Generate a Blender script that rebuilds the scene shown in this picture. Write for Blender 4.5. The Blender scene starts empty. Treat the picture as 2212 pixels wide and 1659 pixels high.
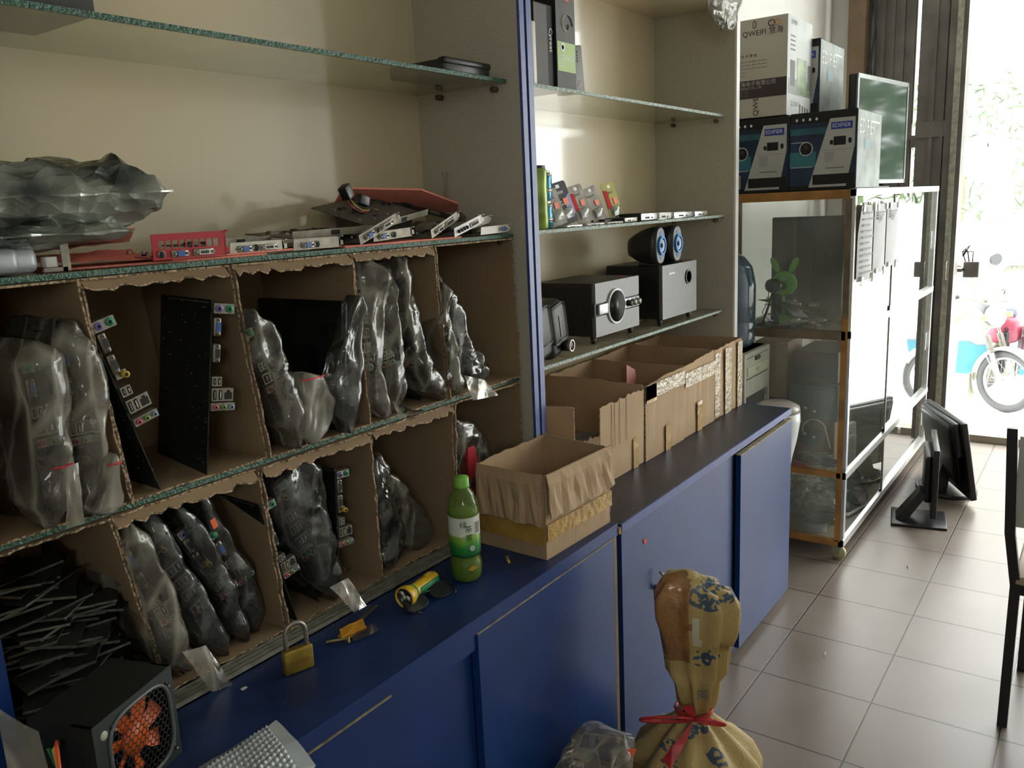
import bpy, bmesh, math, random
from mathutils import Vector, Matrix, noise
C = bpy.context.scene.collection
S = bpy.context.scene
PI = math.pi
random.seed(7)

# ---------------------------------------------------------------- camera, world, sun, exposure
cam_d = bpy.data.cameras.new('camera'); cam = bpy.data.objects.new('camera', cam_d); C.objects.link(cam)
cam_d.sensor_width = 36; cam_d.lens = 1813.55/2212*36; cam_d.clip_start = .02; cam_d.clip_end = 200
cam.matrix_world = Matrix(((.57720608, .19232909, -.79362628, 0), (-.81534965, .08200901, -.57313129, 0), (-.04514532, .97789777, .20415155, 1.55), (0, 0, 0, 1)))
S.camera = cam
S.view_settings.view_transform = 'Standard'; S.view_settings.look = 'None'; S.view_settings.gamma = 1
S.view_settings.use_curve_mapping = False; S.view_settings.exposure = 0.85
w = bpy.data.worlds.new('world'); S.world = w; w.use_nodes = True
bg = w.node_tree.nodes['Background']; bg.inputs[0].default_value = (.97, 1.0, .97, 1); bg.inputs[1].default_value = 5.0
S.cycles.max_bounces = 10; S.cycles.diffuse_bounces = 5; S.cycles.glossy_bounces = 4; S.cycles.transparent_max_bounces = 32; S.cycles.transmission_bounces = 4
S.cycles.caustics_reflective = False; S.cycles.caustics_refractive = False; S.cycles.sample_clamp_indirect = 6
po_d = bpy.data.lights.new('door_daylight_portal', 'AREA'); po = bpy.data.objects.new('door_daylight_portal', po_d); C.objects.link(po)
po_d.shape = 'RECTANGLE'; po_d.size = 3.1; po_d.size_y = 2.8; po_d.cycles.is_portal = True
pr_d = bpy.data.lights.new('added_window_portal', 'AREA'); pr = bpy.data.objects.new('added_window_portal', pr_d); C.objects.link(pr)  # portal for the added, unseen window in the left wall
pr_d.shape = 'RECTANGLE'; pr_d.size = 1.0; pr_d.size_y = .85; pr_d.cycles.is_portal = True
pr.location = (-1.72, -1.4, 2.1); pr.rotation_euler = (PI/2, 0, -PI/2)
po.location = (5.95, -.75, 1.44); po.rotation_euler = (PI/2, 0, PI/2)

# ---------------------------------------------------------------- helpers
def T(x=0, y=0, z=0): return Matrix.Translation((x, y, z))
def R(a, ax): return Matrix.Rotation(a, 4, ax)
I4 = Matrix.Identity(4)

class MB:
    def __init__(s): s.v = []; s.f = []; s.m = []; s.sm = []; s.mats = []
    def mi(s, m):
        if m not in s.mats: s.mats.append(m)
        return s.mats.index(m)
    def add(s, vs, fs, mat, M=None, smooth=False):
        o = len(s.v); k = s.mi(mat)
        s.v += [tuple(M @ Vector(p)) if M else tuple(p) for p in vs]
        for f in fs: s.f.append(tuple(i+o for i in f)); s.m.append(k); s.sm.append(smooth)
        return s
    def box(s, lo, hi, mat, M=None):
        x0, y0, z0 = lo; x1, y1, z1 = hi
        v = [(x0,y0,z0),(x1,y0,z0),(x1,y1,z0),(x0,y1,z0),(x0,y0,z1),(x1,y0,z1),(x1,y1,z1),(x0,y1,z1)]
        return s.add(v, [(0,3,2,1),(4,5,6,7),(0,1,5,4),(1,2,6,5),(2,3,7,6),(3,0,4,7)], mat, M)
    def rbox(s, lo, hi, r, mat, M=None, seg=2):
        bm = bmesh.new(); bmesh.ops.create_cube(bm, size=1)
        for v in bm.verts:
            v.co = Vector([(lo[i]+hi[i])/2+v.co[i]*(hi[i]-lo[i]) for i in range(3)])
        bmesh.ops.bevel(bm, geom=bm.edges[:], offset=r, segments=seg, profile=.5, affect='EDGES')
        bm.verts.index_update()
        s.add([v.co[:] for v in bm.verts], [[v.index for v in f.verts] for f in bm.faces], mat, M, seg > 1)
        bm.free(); return s
    def prism(s, poly, z0, z1, mat, M=None, smooth=False):
        n = len(poly); v = [(x, y, z0) for x, y in poly]+[(x, y, z1) for x, y in poly]
        s.add(v, [tuple(range(n-1, -1, -1)), tuple(range(n, 2*n))], mat, M)
        o = len(s.v)-2*n; k = s.mi(mat)
        for i in range(n):
            j = (i+1) % n; s.f.append((o+i, o+j, o+n+j, o+n+i)); s.m.append(k); s.sm.append(smooth)
        return s
    def lathe(s, prof, mat, M=None, n=24, smooth=True):
        v = []; f = []; P = len(prof)
        for i in range(n):
            a = 2*PI*i/n
            for r, z in prof: v.append((r*math.cos(a), r*math.sin(a), z))
        for i in range(n):
            j = (i+1) % n
            for k in range(P-1): f.append((i*P+k, j*P+k, j*P+k+1, i*P+k+1))
        if prof[0][0] > 1e-5: f.append(tuple(i*P for i in range(n-1, -1, -1)))
        if prof[-1][0] > 1e-5: f.append(tuple(i*P+P-1 for i in range(n)))
        return s.add(v, f, mat, M, smooth)
    def cyl(s, p0, p1, r, mat, n=14, r1=None, M=None, smooth=True):
        p0 = Vector(p0); p1 = Vector(p1); d = p1-p0
        Q = Matrix.Translation(p0) @ d.to_track_quat('Z', 'Y').to_matrix().to_4x4()
        return s.lathe([(0, 0), (r, 0), (r if r1 is None else r1, d.length), (0, d.length)], mat, (M @ Q) if M else Q, n, smooth)
    def ring(s, ro, ri, z0, z1, mat, M=None, n=24):
        return s.lathe([(ri, z0), (ro, z0), (ro, z1), (ri, z1), (ri, z0)], mat, M, n, False)
    def tube(s, pts, r, mat, n=7, M=None, closed=False, flat=1.0):
        pts = [Vector(p) for p in pts]; N = len(pts); v = []; f = []; up = None
        for i, p in enumerate(pts):
            a = pts[(i-1) % N] if (closed or i > 0) else p; b = pts[(i+1) % N] if (closed or i < N-1) else p
            t = (b-a).normalized() if (b-a).length > 1e-9 else Vector((0, 0, 1))
            if up is None: up = t.orthogonal().normalized()
            up = (up-t*up.dot(t)); up = up.normalized() if up.length > 1e-6 else t.orthogonal().normalized()
            sd = t.cross(up); rr = r[i] if isinstance(r, (list, tuple)) else r
            for k in range(n):
                q = 2*PI*k/n; v.append(p+up*math.cos(q)*rr+sd*math.sin(q)*rr*flat)
        for i in range(N if closed else N-1):
            j = (i+1) % N
            for k in range(n): f.append((i*n+k, i*n+(k+1) % n, j*n+(k+1) % n, j*n+k))
        if not closed: f += [tuple(range(n-1, -1, -1)), tuple((N-1)*n+k for k in range(n))]
        return s.add(v, f, mat, M, True)
    def text(s, txt, size, mat, M, align='LEFT'):
        c = bpy.data.curves.new('tmp_text', 'FONT'); c.body = txt; c.size = size; c.align_x = align; c.resolution_u = 2
        o = bpy.data.objects.new('tmp_text', c); C.objects.link(o)
        dg = bpy.context.evaluated_depsgraph_get(); me = o.evaluated_get(dg).to_mesh()
        if len(me.polygons):
            s.add([v.co[:] for v in me.vertices], [tuple(p.vertices) for p in me.polygons], mat, M)
        o.evaluated_get(dg).to_mesh_clear(); bpy.data.objects.remove(o); bpy.data.curves.remove(c)
        return s
    def quad(s, a, b, c, d, mat, M=None): return s.add([a, b, c, d], [(0, 1, 2, 3)], mat, M)
    def build(s, name, parent=None, label=None, cat=None, group=None, kind=None, bev=0):
        me = bpy.data.meshes.new(name); off = Vector((0, 0, 0))
        if parent is None and kind is None and s.v:
            xs = [p[0] for p in s.v]; ys = [p[1] for p in s.v]; zs = [p[2] for p in s.v]
            off = Vector(((min(xs)+max(xs))/2, (min(ys)+max(ys))/2, min(zs)))
        me.from_pydata([tuple(Vector(p)-off) for p in s.v], [], s.f)
        for m in s.mats: me.materials.append(m)
        me.polygons.foreach_set('material_index', s.m); me.polygons.foreach_set('use_smooth', s.sm)
        me.validate(); me.update()
        o = bpy.data.objects.new(name, me); C.objects.link(o); o.location = off
        if parent: o.parent = parent
        if bev:
            b = o.modifiers.new('bevel', 'BEVEL'); b.width = bev; b.segments = 2; b.limit_method = 'ANGLE'
        tag(o, label, cat, group, kind); return o
def tag(o, label=None, cat=None, group=None, kind=None):
    if label: o['label'] = label
    if cat: o['category'] = cat
    if group: o['group'] = group
    if kind: o['kind'] = kind
def thing(name, label, cat, loc=(0, 0, 0), rz=0, group=None, M=None):
    o = bpy.data.objects.new(name, None); C.objects.link(o); o.empty_display_size = .05
    if M is not None: o.matrix_world = M
    else: o.location = loc; o.rotation_euler = (0, 0, rz)
    tag(o, label, cat, group); return o
def kids(o): return [c for c in bpy.data.objects if c.parent == o]
def copy_tree(o, M=None, label=None, group=None, parent=None):
    c = o.copy(); C.objects.link(c)
    if parent: c.parent = parent
    else:
        if M is not None: c.matrix_world = M
        if label: c['label'] = label
        if group: c['group'] = group
    for ch in kids(o): copy_tree(ch, parent=c)
    return c

# ---------------------------------------------------------------- materials
def nt(name):
    m = bpy.data.materials.new(name); m.use_nodes = True; t = m.node_tree; t.nodes.clear()
    o = t.nodes.new('ShaderNodeOutputMaterial'); return m, t, o
def coords(t, scale=None):
    c = t.nodes.new('ShaderNodeTexCoord'); mp = t.nodes.new('ShaderNodeMapping'); t.links.new(c.outputs['Object'], mp.inputs[0])
    if scale: mp.inputs['Scale'].default_value = scale
    return mp.outputs[0]
def P(name, col, rough=.6, metal=0, n=(8, .12), bump=0, bscale=60, col2=None, scale=None, spec=.5, emis=None, coat=0):
    m, t, o = nt(name); b = t.nodes.new('ShaderNodeBsdfPrincipled'); t.links.new(b.outputs[0], o.inputs[0])
    b.inputs['Roughness'].default_value = rough; b.inputs['Metallic'].default_value = metal; b.inputs['Specular IOR Level'].default_value = spec
    b.inputs['Coat Weight'].default_value = coat; b.inputs['Coat Roughness'].default_value = .08
    v = coords(t, scale)
    nz = t.nodes.new('ShaderNodeTexNoise'); nz.inputs['Scale'].default_value = n[0]; nz.inputs['Detail'].default_value = 5
    t.links.new(v, nz.inputs['Vector'])
    r = t.nodes.new('ShaderNodeValToRGB'); c2 = col2 or tuple(max(0, x*(1-n[1])) for x in col)
    c1 = col if col2 else tuple(x*(1+n[1]*.6) for x in col)
    r.color_ramp.elements[0].color = (*c2, 1); r.color_ramp.elements[1].color = (*c1, 1)
    r.color_ramp.elements[0].position = .35; r.color_ramp.elements[1].position = .68
    t.links.new(nz.outputs[0], r.inputs[0]); t.links.new(r.outputs[0], b.inputs['Base Color'])
    if bump:
        n2 = t.nodes.new('ShaderNodeTexNoise'); n2.inputs['Scale'].default_value = bscale; n2.inputs['Detail'].default_value = 3; t.links.new(v, n2.inputs['Vector'])
        bu = t.nodes.new('ShaderNodeBump'); bu.inputs['Strength'].default_value = bump; bu.inputs['Distance'].default_value = .01
        t.links.new(n2.outputs[0], bu.inputs['Height']); t.links.new(bu.outputs[0], b.inputs['Normal'])
    if emis: b.inputs['Emission Color'].default_value = (*emis[0], 1); b.inputs['Emission Strength'].default_value = emis[1]
    return m
def film(name, col, clear=.6, rough=.15, bump=.5, bscale=35, gloss=1.0, trans=.4, ior=1.45, nz=(9, .25), crease=0):
    """thin translucent sheet: transparent + diffuse/translucent haze + fresnel gloss"""
    m, t, o = nt(name); N = t.nodes.new; L = t.links.new
    v = coords(t)
    tr = N('ShaderNodeBsdfTransparent'); tr.inputs[0].default_value = (min(1, col[0]*.3+.7), min(1, col[1]*.3+.7), min(1, col[2]*.3+.7), 1)
    df = N('ShaderNodeBsdfDiffuse'); df.inputs[0].default_value = (*col, 1)
    tl = N('ShaderNodeBsdfTranslucent'); tl.inputs[0].default_value = (*col, 1)
    m1 = N('ShaderNodeMixShader'); m1.inputs[0].default_value = trans; L(df.outputs[0], m1.inputs[1]); L(tl.outputs[0], m1.inputs[2])
    n0 = N('ShaderNodeTexNoise'); n0.inputs['Scale'].default_value = nz[0]; n0.inputs['Detail'].default_value = 4; L(v, n0.inputs['Vector'])
    mr = N('ShaderNodeMapRange'); mr.inputs[1].default_value = .3; mr.inputs[2].default_value = .7
    mr.inputs[3].default_value = max(0, 1-clear-nz[1]*.5); mr.inputs[4].default_value = min(1, 1-clear+nz[1]); L(n0.outputs[0], mr.inputs[0])
    m2 = N('ShaderNodeMixShader'); L(mr.outputs[0], m2.inputs[0]); L(tr.outputs[0], m2.inputs[1]); L(m1.outputs[0], m2.inputs[2])
    gl = N('ShaderNodeBsdfGlossy'); gl.inputs['Roughness'].default_value = rough
    fr = N('ShaderNodeFresnel'); fr.inputs[0].default_value = ior
    mu = N('ShaderNodeMath'); mu.operation = 'MULTIPLY'; mu.use_clamp = True; mu.inputs[1].default_value = gloss; L(fr.outputs[0], mu.inputs[0])
    if not crease:          # solid panes: reflect on the outer faces only
        ge = N('ShaderNodeNewGeometry'); iv = N('ShaderNodeMath'); iv.operation = 'SUBTRACT'; iv.inputs[0].default_value = 1; L(ge.outputs['Backfacing'], iv.inputs[1])
        m4 = N('ShaderNodeMath'); m4.operation = 'MULTIPLY'; L(mu.outputs[0], m4.inputs[0]); L(iv.outputs[0], m4.inputs[1]); mu = m4
    m3 = N('ShaderNodeMixShader'); L(mu.outputs[0], m3.inputs[0]); L(m2.outputs[0], m3.inputs[1]); L(gl.outputs[0], m3.inputs[2])
    if crease:
        cc = N('ShaderNodeTexCoord'); mp = N('ShaderNodeMapping'); mp.inputs['Scale'].default_value = (1, .8, .32); mp.inputs['Rotation'].default_value = (0, .5, .3); L(cc.outputs['Object'], mp.inputs[0])
        dn = N('ShaderNodeTexNoise'); dn.inputs['Scale'].default_value = 8; L(mp.outputs[0], dn.inputs['Vector'])
        ad = N('ShaderNodeMix'); ad.data_type = 'RGBA'; ad.blend_type = 'LINEAR_LIGHT'; ad.inputs[0].default_value = .06; L(mp.outputs[0], ad.inputs[6]); L(dn.outputs['Color'], ad.inputs[7])
        vo = N('ShaderNodeTexVoronoi'); vo.feature = 'DISTANCE_TO_EDGE'; vo.inputs['Scale'].default_value = crease; L(ad.outputs[2], vo.inputs['Vector'])
        ln = N('ShaderNodeMapRange'); ln.inputs[1].default_value = 0; ln.inputs[2].default_value = .10; ln.inputs[3].default_value = .42; ln.inputs[4].default_value = 0; L(vo.outputs['Distance'], ln.inputs[0])
        sm = N('ShaderNodeMath'); sm.operation = 'ADD'; sm.use_clamp = True; L(mr.outputs[0], sm.inputs[0]); L(ln.outputs[0], sm.inputs[1]); L(sm.outputs[0], m2.inputs[0])
        v2 = N('ShaderNodeTexVoronoi'); v2.inputs['Scale'].default_value = crease*1.15; L(ad.outputs[2], v2.inputs['Vector'])
        bu = N('ShaderNodeBump'); bu.inputs['Strength'].default_value = .55; bu.inputs['Distance'].default_value = .012; L(v2.outputs['Distance'], bu.inputs['Height'])
        L(bu.outputs[0], gl.inputs['Normal']); L(bu.outputs[0], fr.inputs['Normal']); L(bu.outputs[0], df.inputs['Normal'])
    elif bump:
        n2 = N('ShaderNodeTexNoise'); n2.inputs['Scale'].default_value = bscale; n2.inputs['Detail'].default_value = 2; n2.inputs['Distortion'].default_value = 1; L(v, n2.inputs['Vector'])
        bu = N('ShaderNodeBump'); bu.inputs['Strength'].default_value = bump; bu.inputs['Distance'].default_value = .01; L(n2.outputs[0], bu.inputs['Height'])
        L(bu.outputs[0], gl.inputs['Normal']); L(bu.outputs[0], fr.inputs['Normal'])
    L(m3.outputs[0], o.inputs[0]); return m

M_CREAM = P('cream laminate', (.63, .53, .345), .30, n=(1.3, .06), bump=.02, bscale=6, coat=1)
M_GREYP = P('speckled grey board', (.47, .44, .36), .42, n=(260, .12))
M_BLUE = P('blue painted board', (.006, .036, .165), .36, n=(3, .22), bump=.04, bscale=14, coat=.05)
M_BLUET = P('blue painted worktop', (.010, .030, .118), .40, n=(5, .45), bump=.08, bscale=30)
M_BLUEW = P('worn dark worktop', (.020, .023, .042), .40, n=(4, .4), bump=.06, bscale=30)
M_BLUEL = P('blue edge band', (.045, .08, .27), .35, n=(30, .25))
M_BLACKG = P('black gap shade', (.008, .008, .010), .7)  # black stands in for the shade inside open gaps
M_WHITEE = P('white edge strip', (.75, .74, .72), .4)
M_BRASSE = P('worn raw board edge', (.30, .25, .13), .6, n=(50, .4))
M_PLY = P('raw plywood block', (.50, .28, .13), .7, n=(40, .2))
M_ALU = P('aluminium', (.62, .62, .60), .28, .9, n=(25, .12))
M_ALUD = P('dusty aluminium rail', (.36, .35, .28), .5, .5, n=(40, .25))
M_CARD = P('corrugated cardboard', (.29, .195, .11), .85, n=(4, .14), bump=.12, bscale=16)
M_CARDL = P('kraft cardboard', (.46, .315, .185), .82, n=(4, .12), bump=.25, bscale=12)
M_TAPE = P('brown packing tape', (.46, .27, .06), .18, n=(14, .2), bump=.4, bscale=40)
M_TAPEC = P('crinkled clear tape', (.62, .50, .34), .12, n=(20, .15), bump=1.0, bscale=60, spec=.8)
M_STUD = P('brown shelf stud', (.10, .06, .04), .5)
M_PCB = P('dark circuit board', (.012, .017, .015), .38, n=(140, .5), bump=.15, bscale=300)
M_PCBG = P('dusty circuit board', (.10, .095, .075), .6, n=(90, .4), bump=.2, bscale=200)
M_SLOT = P('black connector plastic', (.02, .02, .022), .5)
M_STEEL = P('steel plate', (.33, .31, .26), .35, .7, n=(60, .15))
M_STEELW = P('pale steel bracket', (.32, .29, .23), .5, .3, n=(40, .25))
M_HOLE = P('port opening', (.006, .006, .006), .7)
M_GRN = P('green plastic port', (.03, .28, .12), .45); M_PUR = P('lilac plastic port', (.18, .15, .36), .45)
M_PNK = P('pink plastic jack', (.55, .12, .16), .45); M_LIME = P('pale green jack', (.22, .36, .10), .45); M_LBL = P('pale blue jack', (.28, .38, .50), .45)
M_VBL = P('blue monitor socket', (.03, .11, .38), .4); M_WPL = P('white plastic', (.72, .70, .64), .4); M_YEL = P('yellow plastic', (.62, .42, .03), .4)
M_RED = P('red plastic', (.45, .03, .04), .4); M_REDL = P('glossy red plate', (.42, .012, .022), .28, n=(10, .1))
M_PINK = P('pink foam sheet', (.85, .27, .20), .85, n=(120, .1), bump=.2, bscale=300)
M_ZIP = P('red zip line', (.75, .04, .06), .5)
M_BLACK = P('black plastic', (.015, .015, .016), .38); M_BLACKM = P('matt black', (.02, .02, .021), .6, n=(200, .2))
M_BAG = film('clear polythene bag', (.60, .56, .45), .80, .12, .12, 20, 1.4, crease=15)
M_BAGM = film('milky polythene bag', (.52, .49, .40), .58, .2, .1, 20, 1.1, crease=12)
M_BAGS = film('clear anti static bag', (.19, .195, .185), .84, .09, .15, 24, 2.0, crease=16)
M_BAGC = film('very clear bag', (.50, .47, .38), .88, .10, .15, 24, 1.6, crease=15)
M_SILV = P('metallised anti static film', (.24, .25, .23), .24, .6, n=(9, .6), bump=.35, bscale=14)
def silv():
    m, t, o = nt('crumpled antistatic film'); N = t.nodes.new; L = t.links.new; b = N('ShaderNodeBsdfPrincipled'); L(b.outputs[0], o.inputs[0]); b.inputs['Roughness'].default_value = .22; b.inputs['Metallic'].default_value = .5
    v = coords(t, (1, 1.2, 1.6)); vo = N('ShaderNodeTexVoronoi'); vo.inputs['Scale'].default_value = 15; L(v, vo.inputs['Vector'])
    v2 = N('ShaderNodeTexVoronoi'); v2.inputs['Scale'].default_value = 30; L(v, v2.inputs['Vector']); ad = N('ShaderNodeMath'); ad.operation = 'MULTIPLY_ADD'; ad.inputs[1].default_value = .4; L(v2.outputs['Distance'], ad.inputs[0]); L(vo.outputs['Distance'], ad.inputs[2])
    bu = N('ShaderNodeBump'); bu.inputs['Strength'].default_value = .6; bu.inputs['Distance'].default_value = .02; L(ad.outputs[0], bu.inputs['Height']); L(bu.outputs[0], b.inputs['Normal'])
    nz = N('ShaderNodeTexNoise'); nz.inputs['Scale'].default_value = 9; L(v, nz.inputs['Vector']); r = N('ShaderNodeValToRGB'); r.color_ramp.elements[0].position = .38; r.color_ramp.elements[0].color = (.06, .07, .065, 1); r.color_ramp.elements[1].position = .62; r.color_ramp.elements[1].color = (.34, .36, .31, 1)
    L(nz.outputs[0], r.inputs[0]); L(r.outputs[0], b.inputs['Base Color']); return m
M_SILV = silv()
M_SILVP = P('smooth silver grey plastic', (.36, .38, .40), .35, .2)
M_SHELF = film('green glass shelf', (.74, .78, .58), .88, .04, .02, 12, 1.2, .5, 1.5, (5, .16))
M_SHELFG = film('dusty glass shelf', (.62, .60, .46), .66, .08, .02, 12, .9, .3, 1.5, (9, .25))
M_GEDGE = P('green glass edge', (.05, .13, .085), .25, n=(120, .35), bump=.5, bscale=200)
M_GEDGE2 = P('pale glass edge', (.42, .52, .46), .2, n=(120, .5), bump=.6, bscale=160)
# ---------------------------------------------------------------- room
def tile_mat():
    m, t, o = nt('floor tiles'); N = t.nodes.new; L = t.links.new
    b = N('ShaderNodeBsdfPrincipled'); L(b.outputs[0], o.inputs[0])
    c = N('ShaderNodeTexCoord'); mp = N('ShaderNodeMapping'); mp.inputs['Location'].default_value = (.33*10-1.86, .345*10-.85+.345, 0); L(c.outputs['Object'], mp.inputs[0])
    br = N('ShaderNodeTexBrick'); br.offset = 0; br.squash = 1; br.inputs['Scale'].default_value = 1; br.inputs['Mortar Size'].default_value = .0032
    br.inputs['Mortar Smooth'].default_value = .3; br.inputs['Brick Width'].default_value = .33; br.inputs['Row Height'].default_value = .345; br.inputs['Bias'].default_value = 0
    br.inputs['Color1'].default_value = (.25, .205, .175, 1); br.inputs['Color2'].default_value = (.22, .19, .165, 1); br.inputs['Mortar'].default_value = (.055, .05, .045, 1)
    L(mp.outputs[0], br.inputs['Vector'])
    nz = N('ShaderNodeTexNoise'); nz.inputs['Scale'].default_value = 2.6; nz.inputs['Detail'].default_value = 6; L(mp.outputs[0], nz.inputs['Vector'])
    mx = N('ShaderNodeMix'); mx.data_type = 'RGBA'; mx.blend_type = 'MULTIPLY'; mx.inputs[0].default_value = .5
    rp = N('ShaderNodeValToRGB'); rp.color_ramp.elements[0].position = .3; rp.color_ramp.elements[0].color = (.62, .52, .45, 1); rp.color_ramp.elements[1].position = .65; rp.color_ramp.elements[1].color = (1, 1, 1, 1)
    L(nz.outputs[0], rp.inputs[0]); L(br.outputs['Color'], mx.inputs[6]); L(rp.outputs[0], mx.inputs[7]); L(mx.outputs[2], b.inputs['Base Color'])
    r2 = N('ShaderNodeMapRange'); r2.inputs[3].default_value = .24; r2.inputs[4].default_value = .40; L(nz.outputs[0], r2.inputs[0]); L(r2.outputs[0], b.inputs['Roughness'])
    bu = N('ShaderNodeBump'); bu.inputs['Strength'].default_value = .4; bu.inputs['Distance'].default_value = .004; bu.invert = True
    L(br.outputs['Fac'], bu.inputs['Height']); L(bu.outputs[0], b.inputs['Normal']); return m
M_WALL = P('grey white plaster', (.74, .73, .68), .8, n=(2, .10), bump=.05, bscale=30)
M_CEIL = P('ceiling paint', (.72, .71, .66), .9)
M_METALG = P('weathered grey steel door', (.15, .135, .12), .42, .25, n=(5, .3), bump=.1, bscale=20)
M_COL = P('brown painted pipe', (.20, .135, .075), .55, n=(6, .25))
M_SILL = P('worn sill', (.30, .26, .20), .7)
def ST(mb, name): return mb.build(name, kind='structure')
ST(MB().box((-1.6, -2.4, -.06), (5.86, 1.62, 0), tile_mat()), 'floor')
ST(MB().box((-1.6, 1.56, 0), (5.86, 1.66, 3.0), M_WALL), 'wall_back')
ST(MB().box((-1.7, -2.4, 0), (-1.6, -1.9, 3.0), M_WALL).box((-1.7, -.9, 0), (-1.6, 1.62, 3.0), M_WALL).box((-1.7, -1.9, 0), (-1.6, -.9, 1.7), M_WALL).box((-1.7, -1.9, 2.5), (-1.6, -.9, 3.0), M_WALL), 'wall_left')
ST(MB().box((-1.69, -1.9, 1.7), (-1.61, -1.86, 2.5), M_ALUD).box((-1.69, -.94, 1.7), (-1.61, -.9, 2.5), M_ALUD).box((-1.69, -1.86, 1.7), (-1.61, -.94, 1.74), M_ALUD).box((-1.69, -1.86, 2.46), (-1.61, -.94, 2.5), M_ALUD), 'added_window_1')  # unseen window, added to raise the ambient light from the left
ST(MB().box((-1.6, -2.5, 0), (5.86, -2.4, 3.0), M_WALL), 'wall_front')
ST(MB().box((-1.6, -2.4, 3.0), (5.86, 1.62, 3.1), M_CEIL), 'ceiling')
ST(MB().box((5.74, 1.34, 0), (5.88, 1.56, 3.0), M_WALL).box((5.74, -2.4, 0), (5.88, -2.3, 3.0), M_WALL).box((5.74, -2.3, 2.86), (5.88, 1.34, 3.0), M_WALL), 'wall_right')
ST(MB().box((5.74, -2.3, .001), (5.86, .80, .045), M_SILL), 'trim_1')
# folded metal shutter leaves standing at the end of the wall (a slit of daylight between two of them)
door = MB().build('door_1', kind='structure')
def leaf(y0, y1, x0=5.66):
    l = MB(); l.box((x0, y0, .02), (x0+.025, y1, 2.86), M_METALG)
    k = int((y1-y0)/.055)
    for i in range(k):
        yy = y0+.01+i*.055; l.box((x0-.012, yy, .02), (x0, yy+.022, 2.86), M_METALG)
    for zz in (.25, 1.85): l.box((x0-.016, y0, zz), (x0-.001, y1, zz+.09), M_METALG)
    return l.build('door_leaf', parent=door)
leaf(1.055, 1.335, 5.68); leaf(.87, 1.028, 5.64)
f = MB(); f.box((5.60, .775, .02), (5.74, .868, 2.86), M_METALG); f.box((5.585, .80, .02), (5.60, .83, 2.86), M_ALUD)
f.build('door_frame', parent=door)
jb = thing('junction_box', 'small grey box with loose wires on the outer side of the door frame', 'junction box', (5.93, .73, 1.0))
q_ = MB(); q_.rbox((0, -.05, 0), (.05, .04, .10), .008, M_METALG); q_.build('box_body', parent=jb)
q_ = MB()
for k in range(3): q_.tube([(.02, .03-.02*k, .10), (.02, .05-.03*k, .16), (.02, .01+.02*k, .20-.02*k), (.02, .045, .13)], .004, M_BLACKM, 5)
q_.build('wire', parent=jb)
q_ = MB(); q_.box((-.05, .04, .04), (.05, .07, .06), M_METALG); q_.build('mounting_arm', parent=jb)
h = MB(); h.tube([(5.585, .81, 1.02), (5.55, .81, 1.03), (5.55, .81, 1.12), (5.585, .81, 1.13)], .004, M_ALUD)
h.build('door_handle', parent=door)
b = MB(); b.cyl((5.70, 1.028, 1.55), (5.70, 1.056, 1.55), .02, M_METALG); b.box((5.66, 1.02, 1.80), (5.70, 1.06, 1.87), M_METALG); b.build('hinge', parent=door)
p = MB(); p.box((5.60, 1.325, 0), (5.68, 1.425, 3.0), M_COL); p.build('wall_post', label='brown painted post standing against the end of the white wall', cat='post')
c = MB(); random.seed(3)
for k in range(3):
    pts = []
    for i in range(16):
        z = 2.98-i*.095; pts.append((5.56+.006*k, 1.262+.018*math.sin(i*.7+k*2)+.008*k-.012*max(0, i-9), z))
    c.tube(pts, .007, M_BLACKM)
c.build('cable_bundle', label='black cables hanging down the wall beside the brown post', cat='cable')

# ---------------------------------------------------------------- outside
M_PAVE = P('pale pavement', (.72, .72, .72), .8, n=(1.5, .12))
ST(MB().box((5.86, -9, -.26), (30, 9, -.18), M_PAVE), 'ground')
M_BLD = P('pale building', (.75, .72, .68), .8); M_BLDW = P('grey window glass', (.25, .27, .29), .3)
bl = thing('building', 'pale building far across the bright street', 'building', (24, 3.2, -.18))
MB().box((0, -8, 0), (3, 6, 9), M_BLD).build('wall', parent=bl)
for i in range(3):
    for j in range(6): MB().box((-.05, -6+j*1.9, 1.7+i*2.1), (.02, -5+j*1.9, 2.9+i*2.1), M_BLDW).build('window', parent=bl)
M_LEAF = P('pale leaves', (.10, .17, .06), .8, n=(4, .4)); M_TRUNK = P('trunk', (.25, .18, .12), .9)
def tree(x, y, s, label):
    t = thing('tree', label, 'tree', (x, y, -.18)); MB().cyl((0, 0, 0), (0, 0, 2.2*s), .12*s, M_TRUNK, r1=.07*s).build('trunk', parent=t)
    m = MB(); random.seed(int(x*10))
    for i in range(1100 if s > 1.22 and y < 0 else 420):
        a = random.random()*2*PI; r = random.random()**.5*1.5*s; z = (1.2+random.random()*2.2)*s
        q = T(r*math.cos(a), r*math.sin(a), z) @ R(random.random()*6, 'X') @ R(random.random()*6, 'Z')
        k_ = 1.5 if y < 0 else 1.0; m.add([(-.14*s*k_, 0, 0), (0, -.06*s*k_, .02), (.14*s*k_, 0, 0), (0, .06*s*k_, .02)], [(0, 1, 2, 3)], M_LEAF, q)
    m.build('foliage', parent=t)
tree(16, 2.2, 1.0, 'leafy tree behind the yellow machine across the street')
tree(20, -6.4, 1.55, 'leafy street tree mirrored in the monitor screen'); tree(18.5, -2.7, 1.3, 'second street tree mirrored in the showcase glass')
tree(19, 4.6, 1.2, 'large leafy tree seen through the slit between the shutter leaves')
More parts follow.
